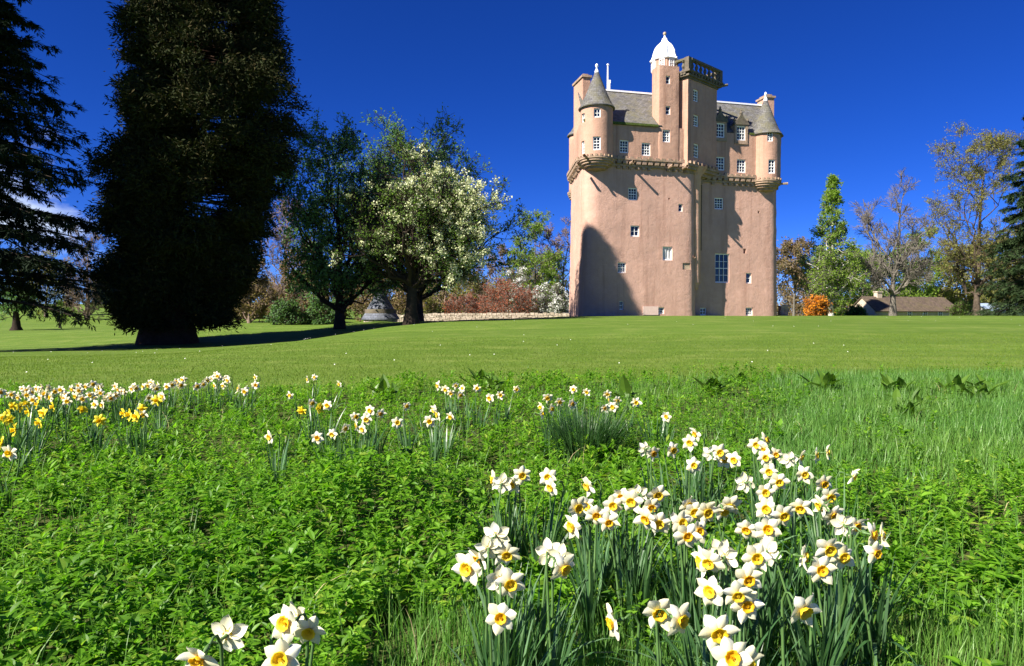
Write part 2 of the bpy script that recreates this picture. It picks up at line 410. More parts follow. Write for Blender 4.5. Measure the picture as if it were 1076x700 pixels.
# lower windows: px, py, width, height, columns, rows
LW = [(665, 204, 9.5, 13, 3, 4), (667, 243, 9.5, 11.5, 2, 2), (701, 266.5, 10.5, 14.5, 3, 1), (653, 281.5, 9, 11, 3, 4), (652.3, 321, 4.6, 9, 1, 2), (693, 326.5, 8.5, 7, 2, 2), (715, 218.5, 4.6, 8, 1, 2)]
RW = [(755.5, 214, 9.5, 12, 3, 4), (758.3, 282, 14.8, 30.5, 3, 4), (786, 292.5, 6, 11, 1, 2), (738, 327.5, 7, 8, 2, 2), (786.2, 327.5, 7.5, 8.5, 3, 3)]
cuts = []; wins = []
for lst, P in ((LW, P0), (RW, P2)):
    for q in lst:
        c, w_, h_ = wspec(q[0], q[1], q[2], q[3], P, TT); zc = (15 - c[2]) / 15; c = c + NN * .18 * max(0, zc) ** 1.5
        cuts.append((c, TT, NN, w_, h_)); wins.append((c, w_, h_, q))
for q in ((721, 280, 8.5, 7), (782, 264, 3, 5), (703, 209, 1.8, 2.2), (797, 223, 1.8, 2.2)):
    P = P0 if q[0] < 730 else P2; c, w_, h_ = wspec(*q, P, TT); cuts.append((c + NN * .1, TT, NN, w_, h_))
wall_solid("wall", low_o, ZB, 15.0, M_HARL, cuts, batter=.22, rough=.035, seed=3)
for c, w_, h_, q in wins:
    window(c, TT, NN, w_, h_, q[4], q[5], glass=M_BLIND if q[0] == 701 else M_GLASS)
# blocked opening and pale board by the low window
c, w_, h_ = wspec(721, 280, 8.5, 7, P0, TT)
m_ = MB(); m_.box(c - NN * .05, (w_ - .02, .1, h_ - .02), (TT, NN, (0, 0, 1))); m_.build("stone_panel", M_STONE_L, castle, local=CL)
c, w_, h_ = wspec(682.5, 326.5, 16, 9, P0, TT)
M_PALE = plain_mat("pale_limewash", (.62, .46, .40), .9, .2, .08)
m_ = MB(); m_.box(c + NN * .24, (w_, .06, h_), (TT, NN, (0, 0, 1))); setp(m_.build("wall_board", M_PALE, castle, local=CL), "pale pink board fixed low on the wall")
# ------------------------------------------------------------------ upper storeys
OV = .34
PU0 = P0 + NN * OV; PU2 = P2 + NN * OV
S_ = lambda px, P: (on_plane(px, 120, P, TT) - P)[:2] @ TT[:2]
pR = PU0 + TT * S_(719.5, PU0)
pa = [P0 + NN * OV - TT * .25, pR, pR - NN * 9.7, P5 + np.array([-.1, .1, 0])]
upl_o = outline(pa, [1.0, .05, .3, .8])
ZL, ZR = 18.25, 18.75
upr_o = outline([P2 + NN * OV - TT * 2, P3 + NN * OV + TT * .2, P4 + np.array([.1, .2, 0]), P4 - TT * 12], [.05, 1.2, .8, .3])
PU0 = P0 + NN * OV; PU2 = P2 + NN * OV
UL = [(656, 154, 9.5, 13.5), (679, 157, 9.5, 13.5), (700.3, 143, 8, 13)]
UR = [(757, 172, 9.5, 14), (779, 174.5, 9.5, 14)]
cl_ = []; 
for q in UL[:2]:
    c, w_, h_ = wspec(*q, PU0, TT); cl_.append((c, TT, NN, w_, h_)); window(c, TT, NN, w_, h_, 3, 4)
T0 = np.array([16.28, 63.72, 0]); RT = R_(42); tt = np.array([math.cos(RT), math.sin(RT), 0]); tn = np.array([math.sin(RT), -math.cos(RT), 0])
c, w_, h_ = wspec(*UL[2], PU0 + NN * .06, TT); cl_.append((c, TT, NN, w_ + .02, h_ + .02, .32))
wall_solid("upper_wall", upl_o, 14.9, ZL, M_HARL2, cl_, seed=11)
cl_ = []
for q in UR:
    c, w_, h_ = wspec(*q, PU2, TT); cl_.append((c, TT, NN, w_, h_)); window(c, TT, NN, w_, h_, 3, 4)
for px, py in ((757, 137), (779, 140)):
    c, w_, h_ = wspec(px, py, 9.5, 15, PU2 + NN * .08, TT); cl_.append((c, TT, NN, w_ + .02, h_ + .02, .36))
wall_solid("upper_wall", upr_o, 14.3, ZR, M_HARL2, cl_, seed=17)
# corbel tables: two string courses with blocks between
def corbel(o, z, name="corbel_table"):
    m = MB(); n = len(o)
    for d0, d1, za, zb in ((.02, .22, z - .56, z - .36), (.30, .48, z + .0, z + .15)):
        for i in range(n):
            a0, a1 = offset(o, -.1)[i], offset(o, -.1)[(i + 1) % n]; b0, b1 = offset(o, d1)[i], offset(o, d1)[(i + 1) % n]
            m.hexa([(*a0, za), (*b0, za), (*b1, za), (*a1, za), (*a0, zb), (*b0, zb), (*b1, zb), (*a1, zb)])
    per = np.concatenate([[0], np.cumsum(np.linalg.norm(np.roll(o, -1, 0) - o, axis=1))]); cl = np.concatenate([o, o[:1]])
    nb = int(per[-1] / .62)
    for k in range(nb):
        s = (k + .5 + rng.uniform(-.08, .08)) * per[-1] / nb; p = np.array([np.interp(s, per, cl[:, 0]), np.interp(s, per, cl[:, 1])])
        q = np.array([np.interp(s + .1, per, cl[:, 0]), np.interp(s + .1, per, cl[:, 1])]); t = unit(q - p); nn = np.array([t[1], -t[0]])
        m.box((*(p + nn * .14), z - .18), (.40, .56, .35), ((*t, 0), (*nn, 0), (0, 0, 1)))
        m.box((*(p + nn * .27), z + .20), (.36, .40, rng.uniform(.16, .30)), ((*t, 0), (*nn, 0), (0, 0, 1)))
        if rng.random() < .7: m.box((*(p + nn * .06), z - .66), (.28, .30, .22), ((*t, 0), (*nn, 0), (0, 0, 1)))
    return m.build(name, M_STONE, castle, local=CL)
low_l = outline([P0, P1 + TT * .02, P1 - NN * 9, P5], [1.3, .9, .3, .9]); low_r = outline([P2 - TT * 2, P3, P4, P4 - TT * 12], [.05, 1.5, 1.0, .3])
corbel(low_l, 15.05); corbel(low_r, 14.45)
# ------------------------------------------------------------------ roofs
def slab(mb, a, b, c, d, th=.14):
    a, b, c, d = [np.asarray(q, float) for q in (a, b, c, d)]; nn = unit(np.cross(b - a, d - a)); 
    if nn[2] < 0: nn = -nn
    mb.hexa([a - nn * th, b - nn * th, c - nn * th, d - nn * th, a, b, c, d])
def V3(p, z): return np.array([p[0], p[1], z])
def roof(e0, e1, r0, r1, b0, b1, gut, gl, gr):
    m = MB(); slab(m, e0, e1, r1, r0); slab(m, b1, b0, r0, r1); ro = m.build("roof", M_SLATE, castle, local=CL)
    rc = MB(); t = unit(r1 - r0); rc.box((r0 + r1) / 2 + np.array([0, 0, .04]), (np.linalg.norm(r1 - r0), .34, .16), (t, (t[1], -t[0], 0), (0, 0, 1))); rc.build("ridge_flashing", M_LEAD, ro, local=CL)
    gm = MB(); t = unit(e1 - e0); L = np.linalg.norm(e1 - e0)
    for s0, s1 in gut: gm.box(e0 + t * (s0 + s1) / 2 + np.array([0, 0, -.06]), (s1 - s0, .24, .20), (t, (t[1], -t[0], 0), (0, 0, 1)))
    gm.build("gutter", M_MOSS, ro, local=CL)
    for a, r, b, s in [q for q, k in (((e0, r0, b0, 1), gl), ((e1, r1, b1, -1), gr)) if k]:
        g = MB(); k = t * s
        tri = [a + k * .1, b + k * .1, r + k * .1]; tr2 = [q + k * .7 for q in tri]; dz = np.array([0, 0, -.12])
        g.add([q + dz for q in tri] + [q + dz for q in tr2], [(0, 1, 2), (5, 4, 3)]); g.f.append(np.array([(0, 3, 4, 1), (1, 4, 5, 2), (2, 5, 3, 0)]) + g.n - 6); g.m.append(np.zeros(3, int))
        g.build("gable", M_HARL2, castle, local=CL)
    return ro
S_ = lambda px, P: (on_plane(px, 120, P, TT) - P)[:2] @ TT[:2]
sl_ = S_(695, PU0)
le0 = V3(PU0 + NN * .12 - TT * .05, ZL + .1); le1 = V3(PU0 + TT * sl_ + NN * .12, ZL + .1)
lr0 = V3(PU0 - NN * 4.7 + TT * 1.0, 22.75); lr1 = V3(PU0 + TT * (sl_ + 2) - NN * 4.7, 22.75)
lb0 = V3(P5 + np.array([.6, .4, 0]), ZL + .1); lb1 = V3(PU0 + TT * (sl_ + 2) - NN * 9.5, ZL + .1)
roof(le0, le1, lr0, lr1, lb0, lb1, [(0, sl_ - .35)], 1, 0)
sr_ = S_(746, PU2)
re0 = V3(PU2 - NN * .06 + TT * sr_, ZR + .12); re1 = V3(P3 + NN * (OV - .06) + TT * .3, ZR + .12)
rr0 = V3(PU2 - NN * 4.5 - TT * 2, 23.15); rr1 = V3(P3 + TT * .9 + NN * OV - NN * 4.5, 23.15)
rb0 = V3(P4 - TT * 12, ZR + .1); rb1 = V3(P4 + TT * .1, ZR + .1)
roof(re0, re1, rr0, rr1, rb0, rb1, [(0, .25), (S_(788, PU2) - sr_, 9 - sr_)], 0, 1)
def chimney(c, ztop, zb, sx, sy, cap=.3):
    m = MB(); ax = (TT, NN, (0, 0, 1)); m.box((c[0], c[1], (ztop + zb) / 2), (sx, sy, ztop - zb), ax)
    ch = m.build("chimney", M_HARL2, castle, local=CL); k = MB()
    k.box((c[0], c[1], ztop + .08), (sx + .24, sy + .24, .2), ax); k.box((c[0], c[1], ztop + .28), (sx * .7, sy * .8, .24), ax)
    k.build("chimney_cap", M_STONE, ch, local=CL)
chimney(at(611.5, 90, 66.0), at(611, 86, 66)[2], 17.5, .75, 2.6)
chimney(at(804.5, 108, 73.4), at(804, 105, 73.4)[2], 19, .95, 1.6)
# ------------------------------------------------------------------ corner turrets
def turret(c, r, zb, zt, apex, wl, seed, corb=4):
    a = np.arange(40) * 2 * math.pi / 40; o = np.stack([np.cos(a) * r + c[0], np.sin(a) * r + c[1]], 1)
    cuts = []; ws = []
    for px, py, wp, hp in wl:
        # the point of the drum seen at this pixel
        d = ray(px, py)[:2]; A = d @ d; B = -2 * d @ np.array(c[:2]); Cc = c[0] ** 2 + c[1] ** 2 - r * r; disc = B * B - 4 * A * Cc
        k = (-B - math.sqrt(max(disc, 0))) / (2 * A); p = ray(px, py) * k; p[2] += EYE
        nn = np.array([*(unit(p[:2] - np.array(c[:2]))), 0]); t = np.array([-nn[1], nn[0], 0])
        vis = max(.35, abs(nn[:2] @ unit(d))); w_ = wp * p[1] / FPX / vis; h_ = hp * p[1] / FPX
        cuts.append((p, t, nn, w_, h_)); ws.append((p, t, nn, w_, h_))
    tb = wall_solid("turret", o, zb, zt, M_HARL2, cuts, rough=.012, seed=seed)
    for p, t, nn, w_, h_ in ws: window(p, t, nn, w_, h_, 2, 4 if h_ > .9 else 2, parent=tb, one_mesh=True)
    L = MB(); prof = [(.05, -1.1), (.40, -.98)]
    steps = [(.62, -.9), (.62, -.74), (.80, -.68), (.80, -.54), (.94, -.48), (.94, -.34), (1.04, -.28), (1.04, -.14), (1.10, -.10), (1.10, .06), (.98, .1)]
    for k, z in steps: prof.append((r * k, z))
    L.lathe((c[0], c[1], zb + .02), prof, 36)
    for k in range(22):
        aa = k * 2 * math.pi / 22; nn = np.array([math.cos(aa), math.sin(aa), 0]); L.box(np.array([c[0], c[1], zb + .16]) + nn * (r + .06), (.22, .2, .2), ((-nn[1], nn[0], 0), nn, (0, 0, 1)))
    L.build("corbelling", M_STONE, tb, local=CL)
    Rf = MB(); H = apex - zt
    Rf.lathe((c[0], c[1], zt), [(r * .9, -.06), (r + .2, -.1), (r + .22, -.03), (r + .02, .24), (r * .86, H * .18), (r * .6, H * .42), (r * .32, H * .7), (r * .1, H * .93), (.01, H)], 32)
    rf = Rf.build("cone_roof", M_SLATE, tb, local=CL)
    F = MB(); F.lathe((c[0], c[1], apex - .5), [(.22, 0), (.17, .3), (.08, .42), (.07, .6), (.14, .7), (.13, .82), (.02, .95)], 10)
    F.build("finial", M_LEAD, tb, smooth=True, local=CL); return tb
tc1 = at(626.8, 150, 62.35); turret(tc1, 1.45, 14.95, at(627, 113, 62.0)[2], at(627, 72, 62.35)[2], [(627, 150.5, 8, 14), (627.5, 118.5, 7, 9.5), (612.2, 155, 3, 13), (612.6, 124, 3, 9)], 23)
tc2 = at(804, 150, 68.9); turret(tc2, 1.42, at(804, 190, 68)[2], at(804, 139, 67.6)[2], at(804, 101.5, 68.9)[2], [(809.3, 143.5, 5.5, 10), (811.2, 175, 6.5, 14.5)], 29)
turret((7.05, 71.0), 1.15, 13.3, 19.4, 21.6, [], 31)
# ------------------------------------------------------------------ stair tower with the domed cap house
SP = PU0 + NN * .06
sA = on_plane(692.5, 120, SP, TT); sB = on_plane(713.5, 120, SP, TT); sC = at(685.2, 120, sA[1] + 1.25)
zst = at(700, 72, 64.3)[2]
so_ = outline([sA, sB, sB - NN * 5.2, sC * np.array([1.075, 1.075, 1]), sC], [.04, .04, .2, .2, .04])
cl_ = []; ws = []
for q, cr in (((700.3, 143, 8, 13), (3, 4)), ((702, 116, 5.2, 9), (1, 2)), ((702, 84, 4.6, 8.5), (1, 2))):
    c, w_, h_ = wspec(*q, SP, TT); cl_.append((c, TT, NN, w_, h_)); ws.append((c, w_, h_, cr))
st = wall_solid("stair_tower", so_, 15.2, zst, M_HARL2, cl_, rough=.012, seed=41)
for c, w_, h_, cr in ws: window(c, TT, NN, w_, h_, *cr, parent=st, one_mesh=True)
cc = at(698.3, 65, 65.35); cr_ = 1.23
m = MB(); m.lathe((cc[0], cc[1], 0), [(cr_ - .02, zst - .1), (cr_, zst), (cr_, zst + .95)], 8, math.pi / 8 + RHO + .12); m.f.append(np.arange(16, 24)[None]); m.m.append(np.zeros(1, int))
ch = m.build("cap_house", M_HARL2, castle, local=CL)
for k in range(8):
    a = k * math.pi / 4 + RHO + .12; nn = np.array([math.cos(a), math.sin(a), 0]); t = np.array([-nn[1], nn[0], 0])
    if nn[1] > .5: continue
    window(cc * [1, 1, 0] + nn * (cr_ * math.cos(math.pi / 8) + .06) + np.array([0, 0, zst + .5]), t, nn, .52, .78, 2, 4, parent=ch, one_mesh=True, recess=.02)
m = MB(); H = at(698, 34, 65.35)[2] - zst - .95
m.lathe((cc[0], cc[1], zst + .95), [(1.18, -.03), (1.38, 0), (1.40, .06), (1.24, .16), (1.12, .45), (1.02, .85), (.88, 1.22), (.68, 1.5), (.44, 1.7), (.27, 1.9), (.17, 2.2), (.10, H - .45), (.06, H - .3)], 8, math.pi / 8 + RHO + .12)
dm = m.build("dome", M_LEAD, ch, local=CL)
m = MB()
for k in range(8):
    a = (k + .5) * math.pi / 4 + RHO + .12; u = np.array([math.cos(a), math.sin(a), 0])
    m.tubes(np.array([[cc * [1, 1, 0] + u * r + np.array([0, 0, zst + .95 + z + .02]) for r, z in ((1.38, .06), (1.24, .16), (1.12, .45), (1.02, .85), (.88, 1.22), (.68, 1.5), (.44, 1.7), (.27, 1.9), (.17, 2.2))]]), [[.05] * 9], 5)
m.build("dome_ribs", M_LEAD, ch, local=CL)
m = MB(); m.lathe((cc[0], cc[1], zst + .95 + H - .32), [(.04, 0), (.15, .1), (.17, .2), (.12, .3), (.02, .36)], 10); m.build("finial", M_STONE_L, ch, smooth=True, local=CL)
# ------------------------------------------------------------------ diagonal square tower with balustrade
T1 = T0 + tt * 4.95; zt_ = 23.05
to_ = outline([T0, T1, T1 - tn * 3.0, T0 - tn * 3.0], [.04, .04, .04, .04], .5)
cl_ = []; ws = []
for q in ((731.3, 100.5, 5.5, 12.5), (731.5, 127, 5.5, 12), (731.7, 158.5, 5.5, 14.5)):
    c, w_, h_ = wspec(*q, T0, tt); cl_.append((c, tt, tn, w_, h_)); ws.append((c, w_, h_))
tw = wall_solid("square_tower", to_, 14.85, zt_, M_HARL2, cl_, rough=.015, seed=53)
for c, w_, h_ in ws: window(c, tt, tn, w_, h_, 2, 4, parent=tw, one_mesh=True)
m = MB()
for k, (d, z0, z1) in enumerate(((.05, 14.5, 14.9), (.20, 14.75, 15.0), (-.3, 14.2, 14.55), (-.8, 13.8, 14.25))):
    c = (T0 + T1) / 2 - tn * 1.5; m.box((c[0], c[1], (z0 + z1) / 2), (4.95 + 2 * d, 3.0 + 2 * d, z1 - z0), (tt, tn, (0, 0, 1)))
for k in range(8): m.box(T0 + tt * (.3 + k * .62) + tn * .14 + np.array([0, 0, 15.1]), (.3, .3, .24), (tt, tn, (0, 0, 1)))
m.build("tower_corbelling", M_STONE, tw, local=CL)
m = MB()
for d, z0, z1 in ((.10, zt_ - .25, zt_ - .08), (.30, zt_ - .08, zt_ + .08), (.44, zt_ + .26, zt_ + .42)):
    c = (T0 + T1) / 2 - tn * 1.5; m.box((c[0], c[1], (z0 + z1) / 2), (4.95 + 2 * d, 3.0 + 2 * d, z1 - z0), (tt, tn, (0, 0, 1)))
for s0, t_, n_, L in ((T0, tt, tn, 4.95), (T0 - tn * 3.0, tn, -tt, 3.0)):
    for k in range(10): m.box(s0 + t_ * ((k + .5) * L / 10) + n_ * .26 + np.array([0, 0, zt_ + .16]), (.24, .3, .19), (t_, n_, (0, 0, 1)))
g_ = T1 + tt * .75 + tn * .7
P_ = np.array([[V3(T1 + tt * .1 + tn * .1, zt_ + .05), V3((T1 + g_) / 2, zt_ + .15), V3(g_, zt_ + .22)]]); m.tubes(P_, [[.2, .15, .12]], 6)
m.build("cornice", M_STONE_D, tw, local=CL)
bal = MB(); zb_ = zt_ + .42
for s0, t_, n_, L, nb in ((T0, tt, tn, 4.95, 7), (T0 - tn * 3.0, tn, -tt, 3.0, 4), (T1, -tn, tt, 3.0, 4), (T0 - tn * 3.0, tt, -tn, 4.95, 7)):
    for k in range(nb):
        p = s0 + t_ * ((k + .5) * L / nb) + n_ * .2
        bal.lathe((p[0], p[1], zb_), [(.17, 0), (.17, .1), (.09, .16), (.10, .24), (.17, .38), (.15, .52), (.08, .70), (.09, .78), (.16, .82), (.16, .92)], 10)
    bal.box(s0 + t_ * L / 2 + n_ * .2 + np.array([0, 0, zb_ + 1.02]), (L - .1, .42, .2), (t_, n_, (0, 0, 1)))
for p in (T0, T1, T1 - tn * 3.0, T0 - tn * 3.0): bal.box(p + unit(p - (T0 + T1) / 2 + tn * 1.5) * .22 + np.array([0, 0, zb_ + .57]), (.46, .46, 1.18), (tt, tn, (0, 0, 1)))
bal.build("balustrade", M_STONE_D, tw, local=CL)
# ------------------------------------------------------------------ dormers over the right-hand eaves
for px, py in ((757, 137), (779, 140)):
    c, w_, h_ = wspec(px, py, 9.5, 15, PU2 + NN * .08, TT); z = np.array([0, 0, 1.])
    m = MB(); W2 = w_ / 2 + .22; zt2 = c[2] + h_ / 2 + .12; z0 = c[2] - h_ / 2 - .35
    o = outline([c - TT * W2, c + TT * W2, c + TT * W2 - NN * 3, c - TT * W2 - NN * 3], [0, 0, 0, 0])
    dmr = wall_solid("dormer", o, z0, zt2, M_STONE, [(c, TT, NN, w_, h_)], rough=.005, seed=61)
    window(c, TT, NN, w_, h_, 3, 4, parent=dmr, one_mesh=True)
    p = MB(); th = .3
    pr = [(-W2 - .12, 0), (W2 + .12, 0), (W2 + .1, .16), (W2 * .62, .5), (W2 * .3, .78), (.1, 1.0), (-.1, 1.0), (-W2 * .3, .78), (-W2 * .62, .5), (-W2 - .1, .16)]
    ft = [c * [1, 1, 0] + TT * x + NN * .06 + z * (zt2 + y) for x, y in pr]; bk = [q - NN * th for q in ft]; n = len(pr)
    p.add(ft + bk, [tuple(range(n))]); p.f.append(np.array([tuple(range(2 * n - 1, n - 1, -1))])); p.m.append(np.zeros(1, int))
    p.f.append(np.array([(i, n + i, n + (i + 1) % n, (i + 1) % n) for i in range(n)])); p.m.append(np.zeros(n, int))
    p.lathe(c * [1, 1, 0] - NN * .09 + z * (zt2 + .95), [(.08, 0), (.16, .14), (.17, .26), (.08, .36), (.1, .44), (.01, .62)], 8)
    for s in (-1, 1): p.lathe(c * [1, 1, 0] + TT * s * W2 - NN * .09 + z * (zt2 + .12), [(.13, 0), (.09, .2), (.15, .32), (.02, .6)], 8)
    p.build("pediment", M_STONE_D, dmr, local=CL)
    r_ = MB(); a = c * [1, 1, 0] + z * (zt2 - .02); slab(r_, a - TT * (W2 + .05) - NN * .3, a - TT * (W2 + .05) - NN * 3, a - NN * 3 + z * .75, a - NN * .3 + z * .75, .08); slab(r_, a + TT * (W2 + .05) - NN * 3, a + TT * (W2 + .05) - NN * .3, a - NN * .3 + z * .75, a - NN * 3 + z * .75, .08)
    r_.build("dormer_roof", M_SLATE, dmr, local=CL)
# ------------------------------------------------------------------ slim shaft in the angle, waterspouts, pipe, flagpole
pc = at(731, 250, 65.55); m = MB(); r = .46; zT, zBt = 14.6, at(731, 297, 65.5)[2]
m.lathe((pc[0], pc[1], 0), [(.04, zBt - .75), (.2, zBt - .62), (.3, zBt - .34), (.3, zBt - .22), (.42, zBt - .1), (r, zBt), (r, zT - .5), (r + .35, zT - .1), (r + .6, zT + .3)], 20)
m.build("corbelled_shaft", M_HARL, castle, smooth=True, local=CL)
def spout(p, d, L):
    m = MB(); p = np.asarray(p, float); d = unit(d); m.tubes(np.array([[p - d * .3, p + d * L * .5, p + d * L]]), [[.12, .11, .13]], 6); m.build("waterspout", M_STONE, castle, local=CL)
for px, py in ((662, 172), (703, 176), (717.5, 177)): spout(on_plane(px, py, PU0, TT), NN + np.array([0, 0, .06]), .85)
spout(tc1 * [1, 1, 0] + np.array([-1.0, -1.2, 14.9]), (-.45, -.9, .12), .7); spout(on_plane(612, 176, PU0, TT), (-.5, -.8, .25), .9)
spout(tc2 * [1, 1, 0] + np.array([1.25, -.7, at(0, 193, 68)[2]]), (.9, -.35, 0), .75); spout(on_plane(729.5, 270, P1, TT) - NN * .3, NN, .3)
m = MB(); a = on_plane(736.6, 200, P2, TT) + NN * .1; m.tubes(np.array([[V3(a, 13.6), V3(a, 10.5), V3(a, 7.2)]]), [[.05, .05, .05]], 6); m.build("rain_pipe", M_STONE_D, castle, local=CL)
m = MB(); fp = at(638.6, 97, 67.2); m.tubes(np.array([[V3(fp, 22.0), V3(fp, 24), V3(fp, at(0, 69, 67.2)[2])]]), [[.085, .08, .06]], 8)
m.lathe((fp[0], fp[1], at(0, 69, 67.2)[2]), [(.01, -.02), (.13, .04), (.13, .12), (.01, .2)], 8); m.box((fp[0] + .16, fp[1], at(0, 86, 67.2)[2]), (.22, .12, .32)); m.box((fp[0] + .14, fp[1], at(0, 92, 67.2)[2]), (.16, .2, .7))
m.build("flagpole", M_WHITE, castle, local=CL)
# ------------------------------------------------------------------ trees
def bark(name, c, var=.35): return plain_mat(name, c, .95, .1, var, 5, .6)
M_BARK = bark("grey_brown_bark", (.085, .065, .048)); M_BARK_D = bark("dark_bark", (.035, .026, .02)); M_BARK_R = bark("red_brown_bark", (.050, .028, .019))
M_BARK_G = bark("grey_bark", (.14, .125, .105)); M_BIRCH = bark("white_birch_bark", (.50, .47, .42), .45); M_TWIG = bark("brown_twigs", (.19, .14, .11))
def shape_r(kind, f):
    f = np.asarray(f, float)
    if kind == 'cone': return np.clip(1 - f, 0, 1) ** .75 * np.clip(.35 + f * 5, 0, 1)
    if kind == 'vase': return np.sqrt(np.clip(1 - ((f - .62) / np.where(f < .62, .75, .40)) ** 2, 0, 1))
    if kind == 'tall': return np.sqrt(np.clip(1 - ((f - .5) / .54) ** 2, 0, 1)) ** .8
    return np.sqrt(np.clip(1 - ((f - .45) / np.where(f < .45, .6, .56)) ** 2, 0, 1))
def bez(A, B, C, n):
    t = np.linspace(0, 1, n)[None, :, None]; return A[:, None] * (1 - t) ** 2 + 2 * B[:, None] * t * (1 - t) + C[:, None] * t ** 2
def spread(r, P, Rd, nch, L, ang, n, up, t0=.3, wob=.12):
    """children of a set of branches P (B,n,3): returns polylines and radii"""
    B, k, _ = P.shape; bi = np.repeat(np.arange(B), nch); N = len(bi)
    t = r.uniform(t0, 1, N); x = t * (k - 1); i = np.minimum(x.astype(int), k - 2); fr = (x - i)[:, None]
    p = P[bi, i] * (1 - fr) + P[bi, i + 1] * fr; tan = unit(P[bi, i + 1] - P[bi, i])
    perp = unit(np.cross(tan, rand_unit(N, r))); a = r.normal(ang, .22, N)[:, None]
    d = unit(tan * np.cos(a) + perp * np.sin(a)); ll = (L * r.uniform(.55, 1.25, N) * (1.15 - .5 * t))[:, None]
    pts = [p]
    for s in range(n - 1):
        d = unit(d + rand_unit(N, r) * wob * 1.4 + np.array([0, 0, up])); p = p + d * ll / (n - 1); pts.append(p)
    Q = np.stack(pts, 1); r0 = np.minimum((Rd[bi, i] * .62), ll[:, 0] * .03 + .004)[:, None]
    return Q, r0 * np.linspace(1, .35, n)[None]
def broadleaf(name, label, px, Y, top, hw, cbot, kind='round', leaf=None, bark_m=None, n1=16, n2=8, n3=6, n4=5, nleaf=9000, lsize=.16, tr=.22, seed=1, group=None, blossom=None, nbl=0, bsize=.2, straight=False, fork=False, cat="tree", lean=0, inner=.35, base=None, twig=None, tipr=.012, up3=.05, droop4=0.0, skew=0.0, blx=0.0):
    r = np.random.default_rng(seed); x = (px - CX) / FPX * Y; zb = gz(x, Y) if base is None else base
    loc = np.array([x, Y, zb - .05]); H = at(px, top, Y)[2] - zb; hb = at(px, cbot, Y)[2] - zb; R = hw * Y / FPX; ch = H - hb
    root = empty(name, loc, label, cat, group)
    f = r.beta(1.15, 1.15, n1) if kind != 'cone' else r.uniform(0, 1, n1) ** 1.1
    f = np.sort(f); az = np.arange(n1) * 2.399 + r.uniform(0, .8, n1); rr = np.sqrt(r.uniform(inner, 1, n1)) * shape_r(kind, f) * R * .82
    hz = hb + f * ch * .97
    C = np.stack([rr * np.cos(az) + skew * R * f, rr * np.sin(az), hz], 1)
    n = 9; tz = np.linspace(0, .93 if straight else .8, n) * H
    wob = np.cumsum(r.normal(0, .016 * H if not straight else .004 * H, (n, 2)), 0); wob -= wob[0]; wob *= np.linspace(0, 1, n)[:, None]
    tk = np.stack([wob[:, 0] + lean * (tz / H) * H, wob[:, 1], tz], 1)
    trad = tr * (1 - .86 * np.linspace(0, 1, n) ** .8); trad[0] *= 1.35
    if fork: fk = 5 if fork is True else fork; tk = tk[:fk]; trad = trad[:fk]
    hs = np.clip(hz - rr * r.uniform(.55, 1.1, n1) - (0 if straight else .10 * H), hb * .45 if not fork else tk[-1, 2] * .55, tk[-1, 2] * .98)
    A = np.stack([np.interp(hs, tk[:, 2], tk[:, k]) for k in range(3)], 1)
    Bc = A * .55 + C * .45; Bc[:, 2] = A[:, 2] * .62 + C[:, 2] * .38 if kind != 'cone' else (A[:, 2] * .4 + C[:, 2] * .6)
    if fork: Bc[:, :2] = A[:, :2] * .5 + C[:, :2] * .5
    L1 = bez(A, Bc, C, 8); L1[:, 1:-1] += r.normal(0, .012 * H, (n1, 6, 3))
    r1 = np.interp(hs, tk[:, 2], trad) * .55; r1 = np.minimum(r1, .03 * np.linalg.norm(C - A, axis=1) + .02)
    R1 = r1[:, None] * np.linspace(1, .3, 8)[None]
    s = R * .42
    if kind == 'cone': s = np.repeat(R * .52 * np.clip(1 - f, .12, 1) ** .9, n2)
    L2, R2 = spread(r, L1, R1, n2, s, .75, 6, .06); L3, R3 = spread(r, L2, R2, n3, np.repeat(s, n3) * .55 if kind == 'cone' else s * .55, .7, 5, up3); L4, R4 = spread(r, L3, R3, n4, np.repeat(s, n3 * n4) * .32 if kind == 'cone' else s * .32, .65, 4, -droop4)
    R4 = np.maximum(R4, tipr); R3 = np.maximum(R3, tipr * 1.3)
    m = MB(); m.tubes(tk[None], trad[None], 10); m.tubes(L1, R1, 7); m.tubes(L2, R2, 5)
    m.build("trunk", bark_m or M_BARK, root, smooth=True)
    m = MB(); m.tubes(L3, R3, 4); m.tubes(L4, R4, 3); tw = m.build("twigs", twig or bark_m or M_BARK, root)
    if nleaf:
        m = MB(); al = np.concatenate([L4.reshape(-1, 3), L3[:, 2:].reshape(-1, 3)]); q = al[r.integers(0, len(al), nleaf)] + r.normal(0, lsize * .55, (nleaf, 3))
        ax = rand_unit(nleaf, r) + np.array([0, 0, -.25]); nn = rand_unit(nleaf, r) + np.array([0, 0, .7]); L = lsize * r.uniform(.55, 1.25, nleaf)
        leaf_quads(m, q, ax, nn, L, L * .62); m.build("crown", leaf, root)
    if blossom is not None:
        m = MB(); tips = L4[:, -1]; out = unit(tips - np.array([0, 0, hb + ch * .45])); pw = np.exp(tips[:, 0] / R * blx); k = tips[r.choice(len(tips), nbl, replace=False, p=pw / pw.sum())]
        per = 34; q = np.repeat(k, per, 0) + r.normal(0, bsize * .5, (nbl * per, 3)); L = bsize * r.uniform(.3, .6, len(q))
        leaf_quads(m, q, rand_unit(len(q), r), rand_unit(len(q), r) + np.array([0, 0, .5]), L, L * .9, .15); m.build("blossom", blossom, root)
    return root
